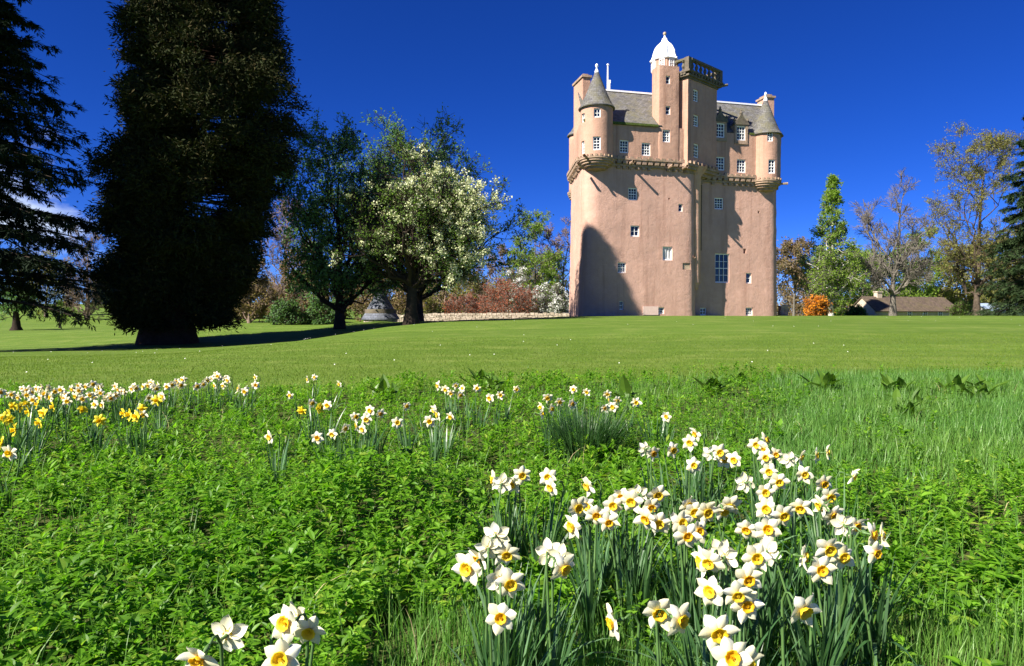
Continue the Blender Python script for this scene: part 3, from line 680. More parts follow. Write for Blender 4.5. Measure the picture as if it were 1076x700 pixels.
# leaf colours
M_L_SHADE = leaf_mat("blue_green_spring_leaves", [(.085, .165, .075), (.12, .22, .09), (.15, .26, .095)], .5)
M_L_BLOS = leaf_mat("young_green_leaves", [(.09, .15, .03), (.13, .21, .045), (.16, .24, .07)], .5)
M_BLOSSOM = leaf_mat("cream_blossom", [(.50, .54, .25), (.62, .64, .36), (.72, .73, .52)], .25, tint=(1, 1, .8))
M_BLOSSOM_W = leaf_mat("white_blossom", [(.70, .70, .66), (.80, .80, .76)], .2, tint=(1, 1, 1))
M_L_LIME = leaf_mat("lime_birch_leaves", [(.15, .24, .03), (.20, .31, .04), (.26, .36, .06)], .5)
M_L_OLIVE = leaf_mat("olive_bud_leaves", [(.22, .21, .06), (.28, .26, .08), (.22, .25, .05)], .45)
M_L_BROWN = leaf_mat("brown_bud_leaves", [(.19, .13, .08), (.24, .17, .09), (.17, .15, .06)], .4)
M_L_RED = leaf_mat("russet_leaves", [(.30, .085, .035), (.38, .12, .05), (.26, .07, .04), (.32, .12, .07)], .35, tint=(1.3, .8, .6))
M_L_ORANGE = leaf_mat("orange_flowers", [(.60, .20, .01), (.72, .30, .015), (.48, .14, .01)], .3, tint=(1, .8, .4))
M_L_GREEN = leaf_mat("mid_green_leaves", [(.10, .18, .03), (.14, .23, .04), (.17, .25, .05)], .45)
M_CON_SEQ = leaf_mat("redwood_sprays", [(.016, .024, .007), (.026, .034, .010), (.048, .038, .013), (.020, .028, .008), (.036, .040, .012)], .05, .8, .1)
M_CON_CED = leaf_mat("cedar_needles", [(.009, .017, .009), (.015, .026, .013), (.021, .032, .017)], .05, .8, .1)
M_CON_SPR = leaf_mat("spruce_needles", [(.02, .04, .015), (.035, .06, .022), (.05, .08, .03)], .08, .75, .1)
def conifer(name, label, px, Y, top, hw, base_px=None, kind='seq', seed=1, nb=900, leaf=None, bark_m=None, trad=1.0, low=.02, group=None):
    r = np.random.default_rng(seed); x = (px - CX) / FPX * Y; zb = gz(x, Y); loc = np.array([x, Y, zb - .05]); H = at(px, top, Y)[2] - zb; R = hw * Y / FPX
    root = empty(name, loc, label, "tree", group); tz = np.linspace(0, 1, 14) ** 1.2 * H
    tk = np.stack([tz * 0, tz * 0, tz], 1); tr_ = trad * (1 - tz / H) ** .8 + .03; tr_[0] *= 1.6; tr_[1] *= 1.25
    m = MB(); m.tubes(tk[None], tr_[None], 16); f = r.uniform(0, 1, nb)
    if kind == 'seq':
        nbo = nb // 9; fb = low + (1 - low) * r.uniform(0, 1, nbo) ** 1.05; ab = r.uniform(0, 2 * math.pi, nbo); rb = r.uniform(.80, 1.12, nbo); kb = r.integers(0, nbo, nb)
        f = np.clip(fb[kb] + r.normal(0, .018, nb), low * .75, 1); az = ab[kb] + r.normal(0, .17, nb)
        prof = np.interp(f, [0, .03, .10, .2, .3, .42, .55, .7, .85, .95, 1], [.46, .57, .74, .90, .97, .92, .76, .54, .29, .11, .01])
        lump = 1 + .07 * np.sin(az * 3 + f * 17) + .08 * np.sin(az * 5 - f * 41 + 1) + .08 * np.sin(az * 2 + f * 67)
        cx_ = R * .10 + R * .52 * sstep(.06, .42, f) * (1 - sstep(.6, 1, f)); rr = R * prof * lump * rb[kb] * (1 - .55 * r.uniform(0, 1, nb) ** 2.2); z = f * H
        tip = np.stack([rr * np.cos(az) + cx_, rr * np.sin(az), z], 1); A = np.stack([0 * z, 0 * z, np.minimum(z + rr * r.uniform(-.1, .35, nb), H * .98)], 1); Bc = (A * .45 + tip * .55); Bc[:, 2] -= rr * .18
        P = bez(A, Bc, tip, 6); m.tubes(P[::3], np.tile(np.linspace(.07, .02, 6), (len(P[::3]), 1)), 4)
        m.build("trunk", bark_m, root, smooth=True)
        per = 150; sp = .62; b = MB(); k = np.repeat(np.arange(nb), per); n = len(k)
        off = np.clip(r.normal(0, 1, (n, 3)), -1.7, 1.7) * np.array([.62, .62, .42]) * sp * (.6 + .6 * r.uniform(0, 1, n))[:, None]
        q = tip[k] + off; out = np.stack([np.cos(az), np.sin(az), 0 * az], 1)[k]
        ax = out * .8 + rand_unit(n, r) * .8 + np.array([0, 0, -.1]); L = r.uniform(.14, .38, n)
        leaf_quads(b, q, ax, rand_unit(n, r) + np.array([0, 0, .4]), L, L * .27, .2); b.build("crown", leaf, root)
    else:
        # tiers of boughs carrying flat sprays
        f = low + (1 - low) * np.sort(f); az = np.arange(nb) * 2.399 + r.normal(0, .3, nb); z = f * H
        if kind == 'cedar': z = np.round(z / (H * .046)) * H * .046 + r.normal(0, .006 * H, nb)
        rr = R * (1 - f) ** .8 * r.uniform(.62, 1.05, nb); rr = np.maximum(rr, .3)
        dr = .16 if kind == 'cedar' else .30
        tip = np.stack([rr * np.cos(az), rr * np.sin(az), z - rr * dr], 1); A = np.stack([0 * z, 0 * z, z], 1); Bc = (A + tip) / 2; Bc[:, 2] += rr * (.10 if kind == 'cedar' else .04)
        tip[:, 2] += rr * .03; n_ = 9; P = bez(A, Bc, tip, n_); m.tubes(P, (np.clip(rr * .014, .02, .16))[:, None] * np.linspace(1, .2, n_)[None], 5)
        m.build("trunk", bark_m, root, smooth=True)
        S, SR = spread(r, P, np.full(P.shape[:2], .04), 16, 1.0, .95, 4, -.02, .22, .05)
        bi = np.repeat(np.arange(nb), 16); ln = (np.clip(rr, 1, 8) * .22)[bi]
        S = S[:, :1] + (S - S[:, :1]) * np.stack([ln, ln, ln * .35], 1)[:, None]; S[:, :, 2] -= (np.linspace(0, 1, 4) ** 2)[None] * ln[:, None] * .22
        b = MB(); b.tubes(S, np.tile(np.linspace(.02, .008, 4), (len(S), 1)), 3); per = 34; N = len(S) * per; k = np.repeat(np.arange(len(S)), per); t = r.uniform(0, 1, N) * 3; i = np.minimum(t.astype(int), 2); fr = (t - i)[:, None]
        q = S[k, i] * (1 - fr) + S[k, i + 1] * fr + r.normal(0, 1, (N, 3)) * np.array([.06, .06, .03]); tan = unit(S[k, i + 1] - S[k, i])
        ax = tan + rand_unit(N, r) * np.array([.9, .9, .45]); L = r.uniform(.16, .36, N) * (1 if kind == 'cedar' else .9)
        leaf_quads(b, q, ax, rand_unit(N, r) * .5 + np.array([0, 0, 1.]), L, L * .26, .2); b.build("crown", leaf, root)
    return root
# ------------------------------------------------------------------ the trees of the photograph
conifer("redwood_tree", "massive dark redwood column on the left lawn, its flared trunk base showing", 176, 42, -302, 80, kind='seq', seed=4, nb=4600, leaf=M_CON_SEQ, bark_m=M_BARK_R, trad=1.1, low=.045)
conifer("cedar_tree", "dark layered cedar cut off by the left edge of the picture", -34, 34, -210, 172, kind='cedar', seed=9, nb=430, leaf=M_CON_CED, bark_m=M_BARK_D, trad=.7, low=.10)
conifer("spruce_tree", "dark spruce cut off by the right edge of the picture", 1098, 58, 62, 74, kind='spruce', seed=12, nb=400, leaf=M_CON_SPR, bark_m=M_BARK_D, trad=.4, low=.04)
broadleaf("spring_tree", "shaded blue green tree standing between the redwood and the blossoming tree", 357, 50, 146, 80, 306, 'round', M_L_SHADE, M_BARK_D, n1=26, n2=8, n3=6, n4=4, nleaf=20000, lsize=.23, tr=.36, seed=21, skew=-.05)
broadleaf("spring_tree", "dark leafy tree rising just behind the cream blossoming tree", 440, 57, 143, 106, 285, 'round', M_L_SHADE, M_BARK_D, n1=26, n2=8, n3=6, n4=4, nleaf=22000, lsize=.25, tr=.36, seed=22)
broadleaf("blossom_tree", "broad tree covered in cream blossom beside the small slate roofed hut", 432, 44.5, 160, 90, 288, 'round', M_L_BLOS, M_BARK_D, n1=26, n2=9, n3=6, n4=4, nleaf=17000, lsize=.17, tr=.44, seed=23, fork=True, blossom=M_BLOSSOM, nbl=680, bsize=.25, skew=.28, up3=.02, blx=2.1)  # blossom crowded to the right, imitating a sunlit side and a shaded left
broadleaf("birch_tree", "lime green birch standing left of the castle behind the white blossoming bush", 562, 92, 230, 36, 322, 'round', M_L_LIME, M_BARK_G, n1=18, nleaf=8000, lsize=.30, tr=.2, seed=31, straight=True)
broadleaf("bare_tree", "bare brown tree against the left edge of the castle", 592, 96, 228, 30, 318, 'vase', None, M_TWIG, n1=16, nleaf=0, tr=.25, seed=32, tipr=.02)
broadleaf("bare_tree", "pinkish bare tree showing just right of the redwood", 302, 100, 208, 36, 325, 'round', None, M_TWIG, n1=20, nleaf=0, tr=.3, seed=33, tipr=.022)
broadleaf("bare_tree", "bare leafless tree in the gap between the cedar and the redwood", 92, 105, 232, 34, 325, 'round', M_L_BROWN, M_TWIG, n1=18, nleaf=700, lsize=.3, tr=.3, seed=34, tipr=.02)
broadleaf("young_birch", "tall slender birch with a white trunk beside the orange bush", 873, 72, 178, 36, 308, 'cone', M_L_LIME, M_BIRCH, n1=80, n2=5, n3=5, n4=4, nleaf=18000, lsize=.22, tr=.24, seed=35, straight=True, twig=M_BARK_G, tipr=.012, droop4=.1)
broadleaf("ash_tree", "leafless forked ash with spreading grey limbs behind the cottage", 938, 73, 192, 54, 300, 'vase', None, M_BARK_G, n1=16, n2=8, n3=7, n4=5, nleaf=0, tr=.34, seed=36, fork=4, tipr=.015)
broadleaf("lime_tree", "tall olive budding tree between the ash and the dark spruce", 1026, 80, 136, 58, 290, 'tall', M_L_OLIVE, M_BARK, n1=24, n2=8, n3=6, n4=5, nleaf=24000, lsize=.18, tr=.36, seed=37, tipr=.012)
# background woodland: each a tree of its own
bgt = [(834, 96, 252, 30, 326, M_L_BROWN, 2600, "brown budding tree close to the right corner of the castle"), (905, 104, 262, 34, 328, M_L_LIME, 5200, "bright green tree filling the gap behind the white trunked birch"),
       (962, 108, 238, 34, 328, M_L_LIME, 5200, "light green tree behind the roof of the cottage"), (1004, 112, 250, 36, 328, M_L_OLIVE, 5000, "olive tree right of the cottage roof, behind the tall budding tree"), (1056, 100, 236, 34, 328, M_L_OLIVE, 3600, "yellowish tree under the dark spruce at the right edge"), (868, 112, 270, 30, 328, M_L_OLIVE, 3600, "low olive tree directly behind the orange bush"),
       (935, 118, 270, 36, 328, M_L_GREEN, 5000, "mid green tree seen through the forked ash")]
for i, (px, Y, tp, hw, cb, lm, nl, lab) in enumerate(bgt):
    broadleaf("woodland_tree", lab, px, Y, tp, hw, cb, 'round', lm, M_BARK_G, n1=14, n2=7, n3=5, n4=4, nleaf=nl * 2, lsize=.36, tr=.2, seed=50 + i, group="trees behind the cottage", tipr=.02)
bgl = [(228, 84, 262, 30, 332, M_L_BROWN, 2200, "brown twiggy tree behind the redwood trunk"), (262, 80, 268, 26, 336, M_L_BROWN, 2200, "brown bare tree right of the redwood, left of the pinkish one"), (318, 82, 262, 34, 338, M_L_BROWN, 2600, "russet brown tree under the shaded blue green tree"), (392, 92, 250, 36, 332, M_L_BROWN, 2600, "brown tree directly above the slate cone of the hut"), (468, 96, 255, 40, 330, M_L_OLIVE, 2800, "olive brown tree seen under the blossoming tree"), (520, 98, 262, 34, 330, M_L_BROWN, 2600, "brown twiggy tree behind the red bush"),
       (572, 100, 262, 30, 330, M_L_OLIVE, 2400, "olive tree low behind the bare tree by the castle"), (150, 110, 268, 34, 325, M_L_OLIVE, 2200, "olive tree showing through the lowest boughs of the redwood"), (48, 120, 268, 36, 322, M_L_OLIVE, 2600, "olive tree in the far field behind the cedar"), (118, 128, 278, 26, 320, M_L_GREEN, 2600, "green tree in the far field near the redwood")]
for i, (px, Y, tp, hw, cb, lm, nl, lab) in enumerate(bgl):
    broadleaf("woodland_tree", lab, px, Y, tp, hw, cb, 'round', lm, M_TWIG, n1=14, n2=7, n3=5, n4=4, nleaf=int(nl * 2), lsize=.30, tr=.2, seed=80 + i, group="trees at the back of the lawn on the left", tipr=.02)
def bush(name, label, px, Y, top, hw, leaf, bk, seed, nl, ls, cat="shrub", bl=None, nb=0, bot=334, **k): return broadleaf(name, label, px, Y, top, hw, bot, 'round', leaf, bk, n1=18, n2=7, n3=6, n4=4, nleaf=nl, lsize=ls, tr=.08, seed=seed, fork=True, cat=cat, blossom=bl, nbl=nb, bsize=.3, tipr=.012, inner=.15, **k)
bush("russet_shrub", "red leaved bush in front of the woods above the stone wall", 530, 82, 304, 46, M_L_RED, M_TWIG, 101, 4500, .22)
bush("russet_shrub", "smaller red bush left of the large red one by the wall", 486, 83, 312, 26, M_L_RED, M_TWIG, 102, 2000, .22)
bush("white_shrub", "white flowering bush behind the wall beside the castle corner", 578, 84, 300, 25, M_L_GREEN, M_BARK_G, 103, 1200, .2, bl=M_BLOSSOM_W, nb=120)
bush("white_shrub", "white flowering bush higher up beneath the lime green birch", 548, 88, 280, 22, M_L_GREEN, M_BARK_G, 104, 1000, .2, bl=M_BLOSSOM_W, nb=90)
bush("azalea_bush", "orange flowering bush by the right corner of the castle", 858, 69, 311, 15, M_L_ORANGE, M_BARK, 105, 4200, .17)
bush("green_shrub", "low dark green shrub at the foot of the shaded tree", 300, 60, 318, 22, M_L_SHADE, M_BARK_D, 106, 3000, .2, bot=350)
bush("green_shrub", "dark evergreen bush left of the stone hut", 338, 61, 306, 24, M_L_SHADE, M_BARK_D, 107, 4500, .2, bot=350)
bush("green_shrub", "low green shrub in front of the cottage gable", 900, 84, 323, 11, M_L_GREEN, M_BARK, 108, 2600, .2)
bush("green_shrub", "green bush at the right end of the cottage", 1012, 84, 318, 16, M_L_GREEN, M_BARK, 109, 2600, .2)
broadleaf("field_tree", "dark stubby tree trunk in the far field under the cedar", 17, 70, 300, 26, 325, 'round', M_L_SHADE, M_BARK_D, n1=10, nleaf=2500, lsize=.25, tr=.5, seed=120)
broadleaf("field_tree", "thin sapling in the far field left of the redwood", 63, 78, 318, 12, 335, 'round', M_L_GREEN, M_BARK_D, n1=8, n2=5, n3=4, n4=3, nleaf=500, lsize=.2, tr=.16, seed=121)
sh = [(846, 112, 300, 40, M_L_BROWN, "brown thicket right of the castle, behind the orange bush"), (900, 116, 298, 40, M_L_GREEN, "green thicket left of the cottage chimney"), (956, 120, 300, 42, M_L_LIME, "light green thicket behind the middle of the cottage roof"), (1012, 118, 296, 40, M_L_OLIVE, "olive thicket behind the right end of the cottage"), (1060, 112, 292, 40, M_L_OLIVE, "olive thicket behind the pale shed"),
      (440, 106, 298, 44, M_L_BROWN, "brown thicket behind the trunk of the blossoming tree"), (500, 108, 292, 44, M_L_OLIVE, "olive brown thicket behind the smaller red bush"), (560, 110, 290, 44, M_L_BROWN, "brown thicket behind the white flowering bushes"), (380, 106, 296, 40, M_L_BROWN, "brown thicket behind the stone hut"), (320, 104, 296, 40, M_L_BROWN, "dark brown thicket behind the shaded tree"), (270, 102, 298, 40, M_L_BROWN, "brown thicket close to the right side of the redwood")]
for i, (px, Y, tp, hw, lm, lab) in enumerate(sh): bush("woodland_shrub", lab, px, Y, tp, hw, lm, M_TWIG, 140 + i, 6500, .42, cat="thicket", bot=336, group="thickets at the back of the lawn")
# ------------------------------------------------------------------ hut, wall, cottage, shed
def stone_rows(m, P, Hh, thick, seed, course=.17):
    """rough stones laid in courses along the polyline P"""
    r = np.random.default_rng(seed); P = np.asarray(P, float); seg = np.linalg.norm(np.diff(P[:, :2], axis=0), axis=1); per = np.concatenate([[0], np.cumsum(seg)])
    z = 0
    while z < Hh:
        h = course * r.uniform(.8, 1.25); s = r.uniform(-.2, 0)
        top = z + h >= Hh
        while s < per[-1]:
            L = r.uniform(.25, .62); q = s + L / 2; p = np.array([np.interp(q, per, P[:, k]) for k in range(3)]); p2 = np.array([np.interp(q + .05, per, P[:, k]) for k in range(3)]); p1 = np.array([np.interp(q - .05, per, P[:, k]) for k in range(3)])
            t = unit((p2 - p1) * [1, 1, 0]); nn = np.array([t[1], -t[0], 0])
            hh = h * (r.uniform(.9, 1.5) if top else .94); d = thick * r.uniform(.92, 1.06); c = p + np.array([0, 0, z + hh / 2]) + nn * r.normal(0, .02)
            e = np.array([(i, j, k) for k in (-1, 1) for i, j in ((-1, -1), (1, -1), (1, 1), (-1, 1))]) * np.array([L * .48, d / 2, hh / 2]) * r.uniform(.84, 1.04, (8, 3))
            m.hexa(c + e[:, :1] * t - e[:, 1:2] * nn + e[:, 2:] * np.array([0, 0, 1.])); s += L
        z += h
M_RUBBLE = stone_mat("pale_rubble_stone", (.50, .42, .33), .25)
hx = at(400, 343, 59); hz_ = gz(hx[0], 59) - .1; hut = empty("stone_hut", (hx[0], 59, hz_), "small round stone hut with a conical grey slate roof beside the blossoming tree", "hut")
m = MB(); m.lathe((0, 0, -.4), [(1.34, 0), (1.34, 1.55)], 32); m.build("wall_core", M_STONE_D, hut, smooth=True); hr_ = 1.36
a = np.linspace(0, 2 * math.pi, 60); m = MB(); ztopw = at(0, 335, 59)[2] - hz_; stone_rows(m, np.stack([hr_ * np.cos(a), hr_ * np.sin(a), 0 * a - .4], 1), ztopw + .4, .16, 5); m.build("wall", M_RUBBLE, hut)
za = at(0, 300.5, 59)[2] - hz_; hh = za - ztopw; m = MB()
m.lathe((0, 0, ztopw), [(1.3, -.05), (1.62, -.06), (1.60, .05), (1.36, hh * .15), (1.12, hh * .32), (.86, hh * .48), (.66, hh * .59), (.67, hh * .60), (.44, hh * .75), (.19, hh * .92), (.03, hh)], 36); m.build("cone_roof", M_SLATE_B, hut)
wp = [np.array([*(at(px, 330, 74)[:2]), 0]) for px in (408, 440, 480, 520, 560, 600)]
for q in wp: q[2] = at(0, 333.8, 74)[2] - .6
wp[0][2] -= .25; wp[1][2] -= .1
m = MB(); stone_rows(m, wp, 1.05, .5, 8); ws_ = setp(m.build("stone_wall", M_RUBBLE), "low pale dry stone wall running from the hut to the castle", "wall")
M_PATH = plain_mat("pale_gravel", (.52, .48, .42), .9, .2, .15, 4)
p0, p1 = at(425, 338, 69), at(480, 334, 72); m = MB(); q = np.linspace(0, 1, 12); c = p0[None] * (1 - q[:, None]) + p1[None] * q[:, None]
zz = np.array([gz(a[0], a[1]) for a in c]); V = np.concatenate([np.stack([c[:, 0], c[:, 1] - 1.3, zz + .02], 1), np.stack([c[:, 0], c[:, 1] + 1.3, zz + .35], 1)]); m.add(V, [(i, i + 1, 13 + i, 12 + i) for i in range(11)])
setp(m.build("gravel_path", M_PATH), kind="structure")
M_ROOF_BR = slate("brown_cottage_slates", (.10, .073, .056), (.11, .09, .045)); M_COT = plain_mat("cream_cottage_wall", (.50, .42, .32), .9, .2, .15, 3)
Yc = 87; cx0, cx1 = at(926, 330, Yc), at(1008, 330, Yc + 4); zc = gz(cx0[0], Yc) - .3
cot = empty("cottage", (*(cx0[:2]), zc), "low cottage with a cream gable and long brown slate roof", "cottage"); LC = np.array(cot.location)
t = unit((cx1 - cx0) * [1, 1, 0]); n_ = np.array([t[1], -t[0], 0]); L = np.linalg.norm((cx1 - cx0)[:2]); ze = at(0, 325.5, Yc)[2] - zc; zr = at(0, 311.5, Yc + 2.5)[2] - zc; D = 5.0
g = np.array([math.cos(R_(-35)), math.sin(R_(-35)), 0])
m = MB(); A0, A1, B0, B1 = -t * .2, t * L, -t * .2 - n_ * D, t * L - n_ * D; z = np.array([0, 0, 1.])
A0 = A0 - t * .8; m.hexa([A0, A1, B1, B0, A0 + z * ze, A1 + z * ze, B1 + z * ze, B0 + z * ze])
for E, F in ((A0, B0), (A1, B1)): m.add([E + z * ze, F + z * ze, (E + F) / 2 + z * (zr - .1), E + t * .2 + z * ze, F + t * .2 + z * ze, (E + F) / 2 + t * .2 + z * (zr - .1)], [(0, 1, 2), (3, 5, 4)])
m.build("wall", M_COT, cot); m = MB(); o = n_ * .35; RA, RB = (A0 + B0) / 2 + z * zr, (A1 + B1) / 2 + z * zr
slab(m, A0 + o + z * (ze - .2) - t * .15, A1 + o + z * (ze - .2) + t * .2, RB + t * .2, RA - t * .15, .12); slab(m, B1 - o + z * (ze - .2) + t * .2, B0 - o + z * (ze - .2) - t * .15, RA - t * .15, RB + t * .2, .12); rf = m.build("roof", M_ROOF_BR, cot)
m = MB(); cp = RA + t * 2.6; m.box(cp + z * .1, (.8, .6, .9), (t, n_, z)); m.box(cp + z * .6, (.95, .75, .14), (t, n_, z)); m.build("chimney", M_COT, rf)
window((A0 + B0) / 2 * 1 + z * ze * .62 - t * .17, n_, -t, .8, 1.1, 2, 2, cot, LC * 0, recess=.0)
for k in range(4): window(t * (2 + k * 2.6) + n_ * .04 + z * ze * .55, t, n_, .8, .9, 2, 2, cot, LC * 0, recess=-.01)
# pale shed with a bluish roof by the right edge
Ys = 92; s0, s1 = at(1040, 331, Ys), at(1082, 331, Ys + 1.5); zs = gz(s0[0], Ys) - .2; shed = empty("garden_shed", (*(s0[:2]), zs), "pale shed with a low bluish roof at the right edge", "shed")
t = unit((s1 - s0) * [1, 1, 0]); n_ = np.array([t[1], -t[0], 0]); L = np.linalg.norm((s1 - s0)[:2]); ze = at(0, 326, Ys)[2] - zs; zr = at(0, 318.5, Ys)[2] - zs; D = 3.4
m = MB(); q = [np.zeros(3), t * L, t * L - n_ * D, -n_ * D]; m.hexa(q + [a + z * ze for a in q])
for e in (0, 1):
    o = t * L * e; m.add([o + z * ze, o - n_ * D + z * ze, o - n_ * D / 2 + z * zr, o + t * .1 + z * ze, o + t * .1 - n_ * D + z * ze, o + t * .1 - n_ * D / 2 + z * zr], [(0, 1, 2), (3, 5, 4)])
m.build("wall", plain_mat("pale_shed_boards", (.48, .46, .42), .8, .2, .15), shed); m = MB(); rA, rB = -n_ * D / 2 + z * zr - t * .3, t * (L + .3) - n_ * D / 2 + z * zr
slab(m, n_ * .25 + z * (ze - .1) - t * .3, n_ * .25 + z * (ze - .1) + t * (L + .3), rB, rA, .08); slab(m, t * (L + .3) - n_ * (D + .25) + z * (ze - .1), -t * .3 - n_ * (D + .25) + z * (ze - .1), rA, rB, .08); m.build("roof", plain_mat("bluish_roof_sheet", (.30, .38, .48), .5, .4, .1), shed)
m = MB(); m.box(t * 1.5 + n_ * .03 + z * ze * .45, (.9, .06, ze * .85), (t, n_, z)); m.build("door", M_STONE_D, shed)
# low stone pier beside the castle corner
p = at(823.5, 332, 72); zp = gz(p[0], 72); m = MB(); stone_rows(m, [(p[0] - .4, 72, zp - .1), (p[0] + .45, 72.1, zp - .1)], .95, .6, 14, .22)
m.box((p[0], 72.05, zp + .4), (.8, .45, 1.1)); m.box((p[0], 72.05, zp + 1.02), (1.1, .75, .12)); setp(m.build("stone_pier", M_RUBBLE), "short stone pier at the right foot of the castle wall", "pier")
# ------------------------------------------------------------------ foreground: soil, undergrowth, grass
def lawn_edge(a): return np.interp(a, [-1.2, -.75, -.3, 0, .3, .75, 1.2], [8.4, 8.2, 8.4, 9.2, 10.2, 10.8, 11])
M_SOIL = plain_mat("dark_leaf_mould", (.06, .07, .022), .95, .1, .5, 12, .6)
m = MB(); aa = np.linspace(-1.5, 1.5, 60); tt_ = np.linspace(0, 1, 40); A_, T_ = np.meshgrid(aa, tt_); Yg = .2 + (lawn_edge(A_) - .1 + .22 * vnoise(A_ * 9, A_ * 3) - .2) * T_; Xg = A_ * np.maximum(Yg, 1.5)
ii = (np.arange(39)[:, None] * 60 + np.arange(59)[None]).ravel(); m.add(np.stack([Xg, Yg, terrain(Xg, Yg) + .012], 2).reshape(-1, 3), np.stack([ii, ii + 1, ii + 61, ii + 60], 1))
setp(m.build("soil", M_SOIL, smooth=True), kind="structure")
def grassy(x, y):
    a = x / y
    g = sstep(.31, .43, a + .05 * vnoise(x, y, 1.3)) * sstep(3.4, 4.6, y + .35 * vnoise(x, y, 1.1))
    g = np.maximum(g, sstep(2.35, 1.9, y + .12 * vnoise(x, y, 3)) * sstep(-.26, -.10, a))
    g = np.maximum(g, .55 * sstep(.02, .2, a) * sstep(4.6, 5.6, y) * sstep(-.2, .5, vnoise(x, y, .9)))
    return g
def scatter(n, y0, y1, amax=1.0, pw=1.0):
    """more points close to the path, thinning with distance"""
    y = (y0 ** (2 - pw) + rng.uniform(0, 1, n) * (y1 ** (2 - pw) - y0 ** (2 - pw))) ** (1 / (2 - pw)); a = rng.uniform(-amax, amax, n); return a * np.maximum(y, .9), y
M_HERB = leaf_mat("undergrowth_leaves", [(.065, .169, .009), (.110, .256, .013), (.156, .338, .018), (.219, .425, .033), (.088, .213, .013), (.131, .288, .016), (.312, .413, .050)], .5, .45, .35, patch=(1.1, (.78, .86, .8)))
x, y = scatter(31000, .8, 11.4, 1.4, 1.0)
h_bump = .24 * np.exp(-(((x + .70) / .42) ** 2 + ((y - 3.15) / .45) ** 2)) + .10 * np.exp(-(((x - 1.15) / .3) ** 2 + ((y - 3.9) / .4) ** 2)) + .05 * np.exp(-(((x + .2) / .3) ** 2 + ((y - 2.9) / .3) ** 2))
edge_tall = .07 * sstep(-1.3, -.3, y - lawn_edge(x / y)) * sstep(-.28, -.1, x / y)
dens = .55 + .45 * vnoise(x, y, 2.6)
k = (y < lawn_edge(x / y) + .12 * vnoise(x * 3, y)) & (rng.uniform(0, 1, len(x)) > grassy(x, y) * .93) & (rng.uniform(0, 1, len(x)) < .62 + .38 * sstep(-.55, .1, vnoise(x, y, 3.3)))
x, y, hb_, et = x[k], y[k], h_bump[k], edge_tall[k]
hsh = (.14 + .055 * vnoise(x, y, 2.2) + .035 * vnoise(x, y, 6) + rng.normal(0, .018, len(x)) + hb_ + et).clip(.05, .5)
def shoots(x, y, h, nl, Ls, fine):
    n = len(x); base = np.stack([x, y, terrain(x, y)], 1); lean = rng.normal(0, .16, (n, 2)); j = np.repeat(np.arange(n), nl); N = len(j)
    lev = rng.uniform(.35, 1.0, N); top = base + np.concatenate([lean * h[:, None], h[:, None]], 1); P = base[j] * (1 - lev[:, None]) + top[j] * lev[:, None]
    az = np.tile(np.arange(nl) * 2.2, n) + rng.uniform(0, 6.28, n)[j] + rng.normal(0, .3, N); el = np.clip(rng.normal(.15, .3, N) + .75 * (lev - .5), -.5, 1.3)
    A = np.stack([np.cos(az) * np.cos(el), np.sin(az) * np.cos(el), np.sin(el)], 1); Nn = np.stack([-np.cos(az) * np.sin(el), -np.sin(az) * np.sin(el), np.cos(el)], 1) + rng.normal(0, .25, (N, 3))
    L = (Ls * rng.choice([.75, .9, 1.0, 1.15, 1.5], n, p=[.22, .25, .28, .17, .08]))[j] * rng.uniform(.6, 1.2, N) * (1.1 - .25 * lev); wr = rng.uniform(.28, .56, n)[j]
    if fine: leaf_fine(MBH, P, A, Nn, L, L * wr, rng.uniform(.05, .5, N))
    else: leaf_quads(MBH, P, A, Nn, L, L * wr, .12)
MBH = MB(); nr = y < 3.6
Lsz = .041 + .010 * vnoise(x, y, 1.7) + .035 * hb_ + .12 * et * (y > 7)
shoots(x[nr], y[nr], hsh[nr], 20, Lsz[nr], True); shoots(x[~nr], y[~nr], hsh[~nr], 15, Lsz[~nr] * 1.1, False)
setp(MBH.build("undergrowth", M_HERB), "dense low green leaves covering the rough ground before the lawn", "undergrowth", kind="stuff")
M_GRASS = leaf_mat("rough_grass_blades", [(.078, .186, .026), (.108, .240, .036), (.144, .288, .048), (.192, .324, .072)], .4, .45, .4, patch=(.8, (.85, .94, 1.05)))
M_STRAW = leaf_mat("dry_straw", [(.40, .33, .17), (.50, .42, .22)], .2, .7, .2)
G = MB()
def sow(x, y, hm, wd, bend=.55):
    n = len(x); th = rng.uniform(0, 2 * math.pi, n); D = np.stack([np.cos(th), np.sin(th)], 1); h = np.clip(hm * rng.uniform(.5, 1.3, n), .03, 1)
    blades(G, np.stack([x, y, terrain(x, y)], 1), D, h, wd * rng.uniform(.7, 1.3, n), rng.uniform(.1, 1, n) * bend, 3)
x, y = scatter(220000, 2.8, 11.6, 1.4, .8); a = x / y
k = (y < lawn_edge(a) + .1 * vnoise(x * 2, y)) & (rng.uniform(0, 1, len(x)) < grassy(x, y)); x, y = x[k], y[k]
sow(x, y, .15 + .035 * vnoise(x, y, 1.2), .0065, .7)
x, y = scatter(46000, .8, 2.8, 1.4, .3); k = rng.uniform(0, 1, len(x)) < grassy(x, y) + .03; x, y = x[k], y[k]; sow(x, y, .13 + .03 * vnoise(x, y, 4), .0036, .6)
x, y = scatter(13000, 1.2, 9, 1.35, 1.0); sow(x, y, .19 + .03 * vnoise(x, y, 4), .0045, .7)
x, y = scatter(110, 1.4, 9.5, .85, .9); n = len(x); th = rng.uniform(0, 6.28, n)
blades(G, np.stack([x, y, terrain(x, y) + .05], 1), np.stack([np.cos(th), np.sin(th)], 1), rng.uniform(.12, .26, n), np.full(n, .0035), rng.uniform(.7, 1.5, n), 4, 1)
setp(G.build("rough_grass", [M_GRASS, M_STRAW]), "long blue green grass growing among the undergrowth on the right", "grass", kind="stuff")
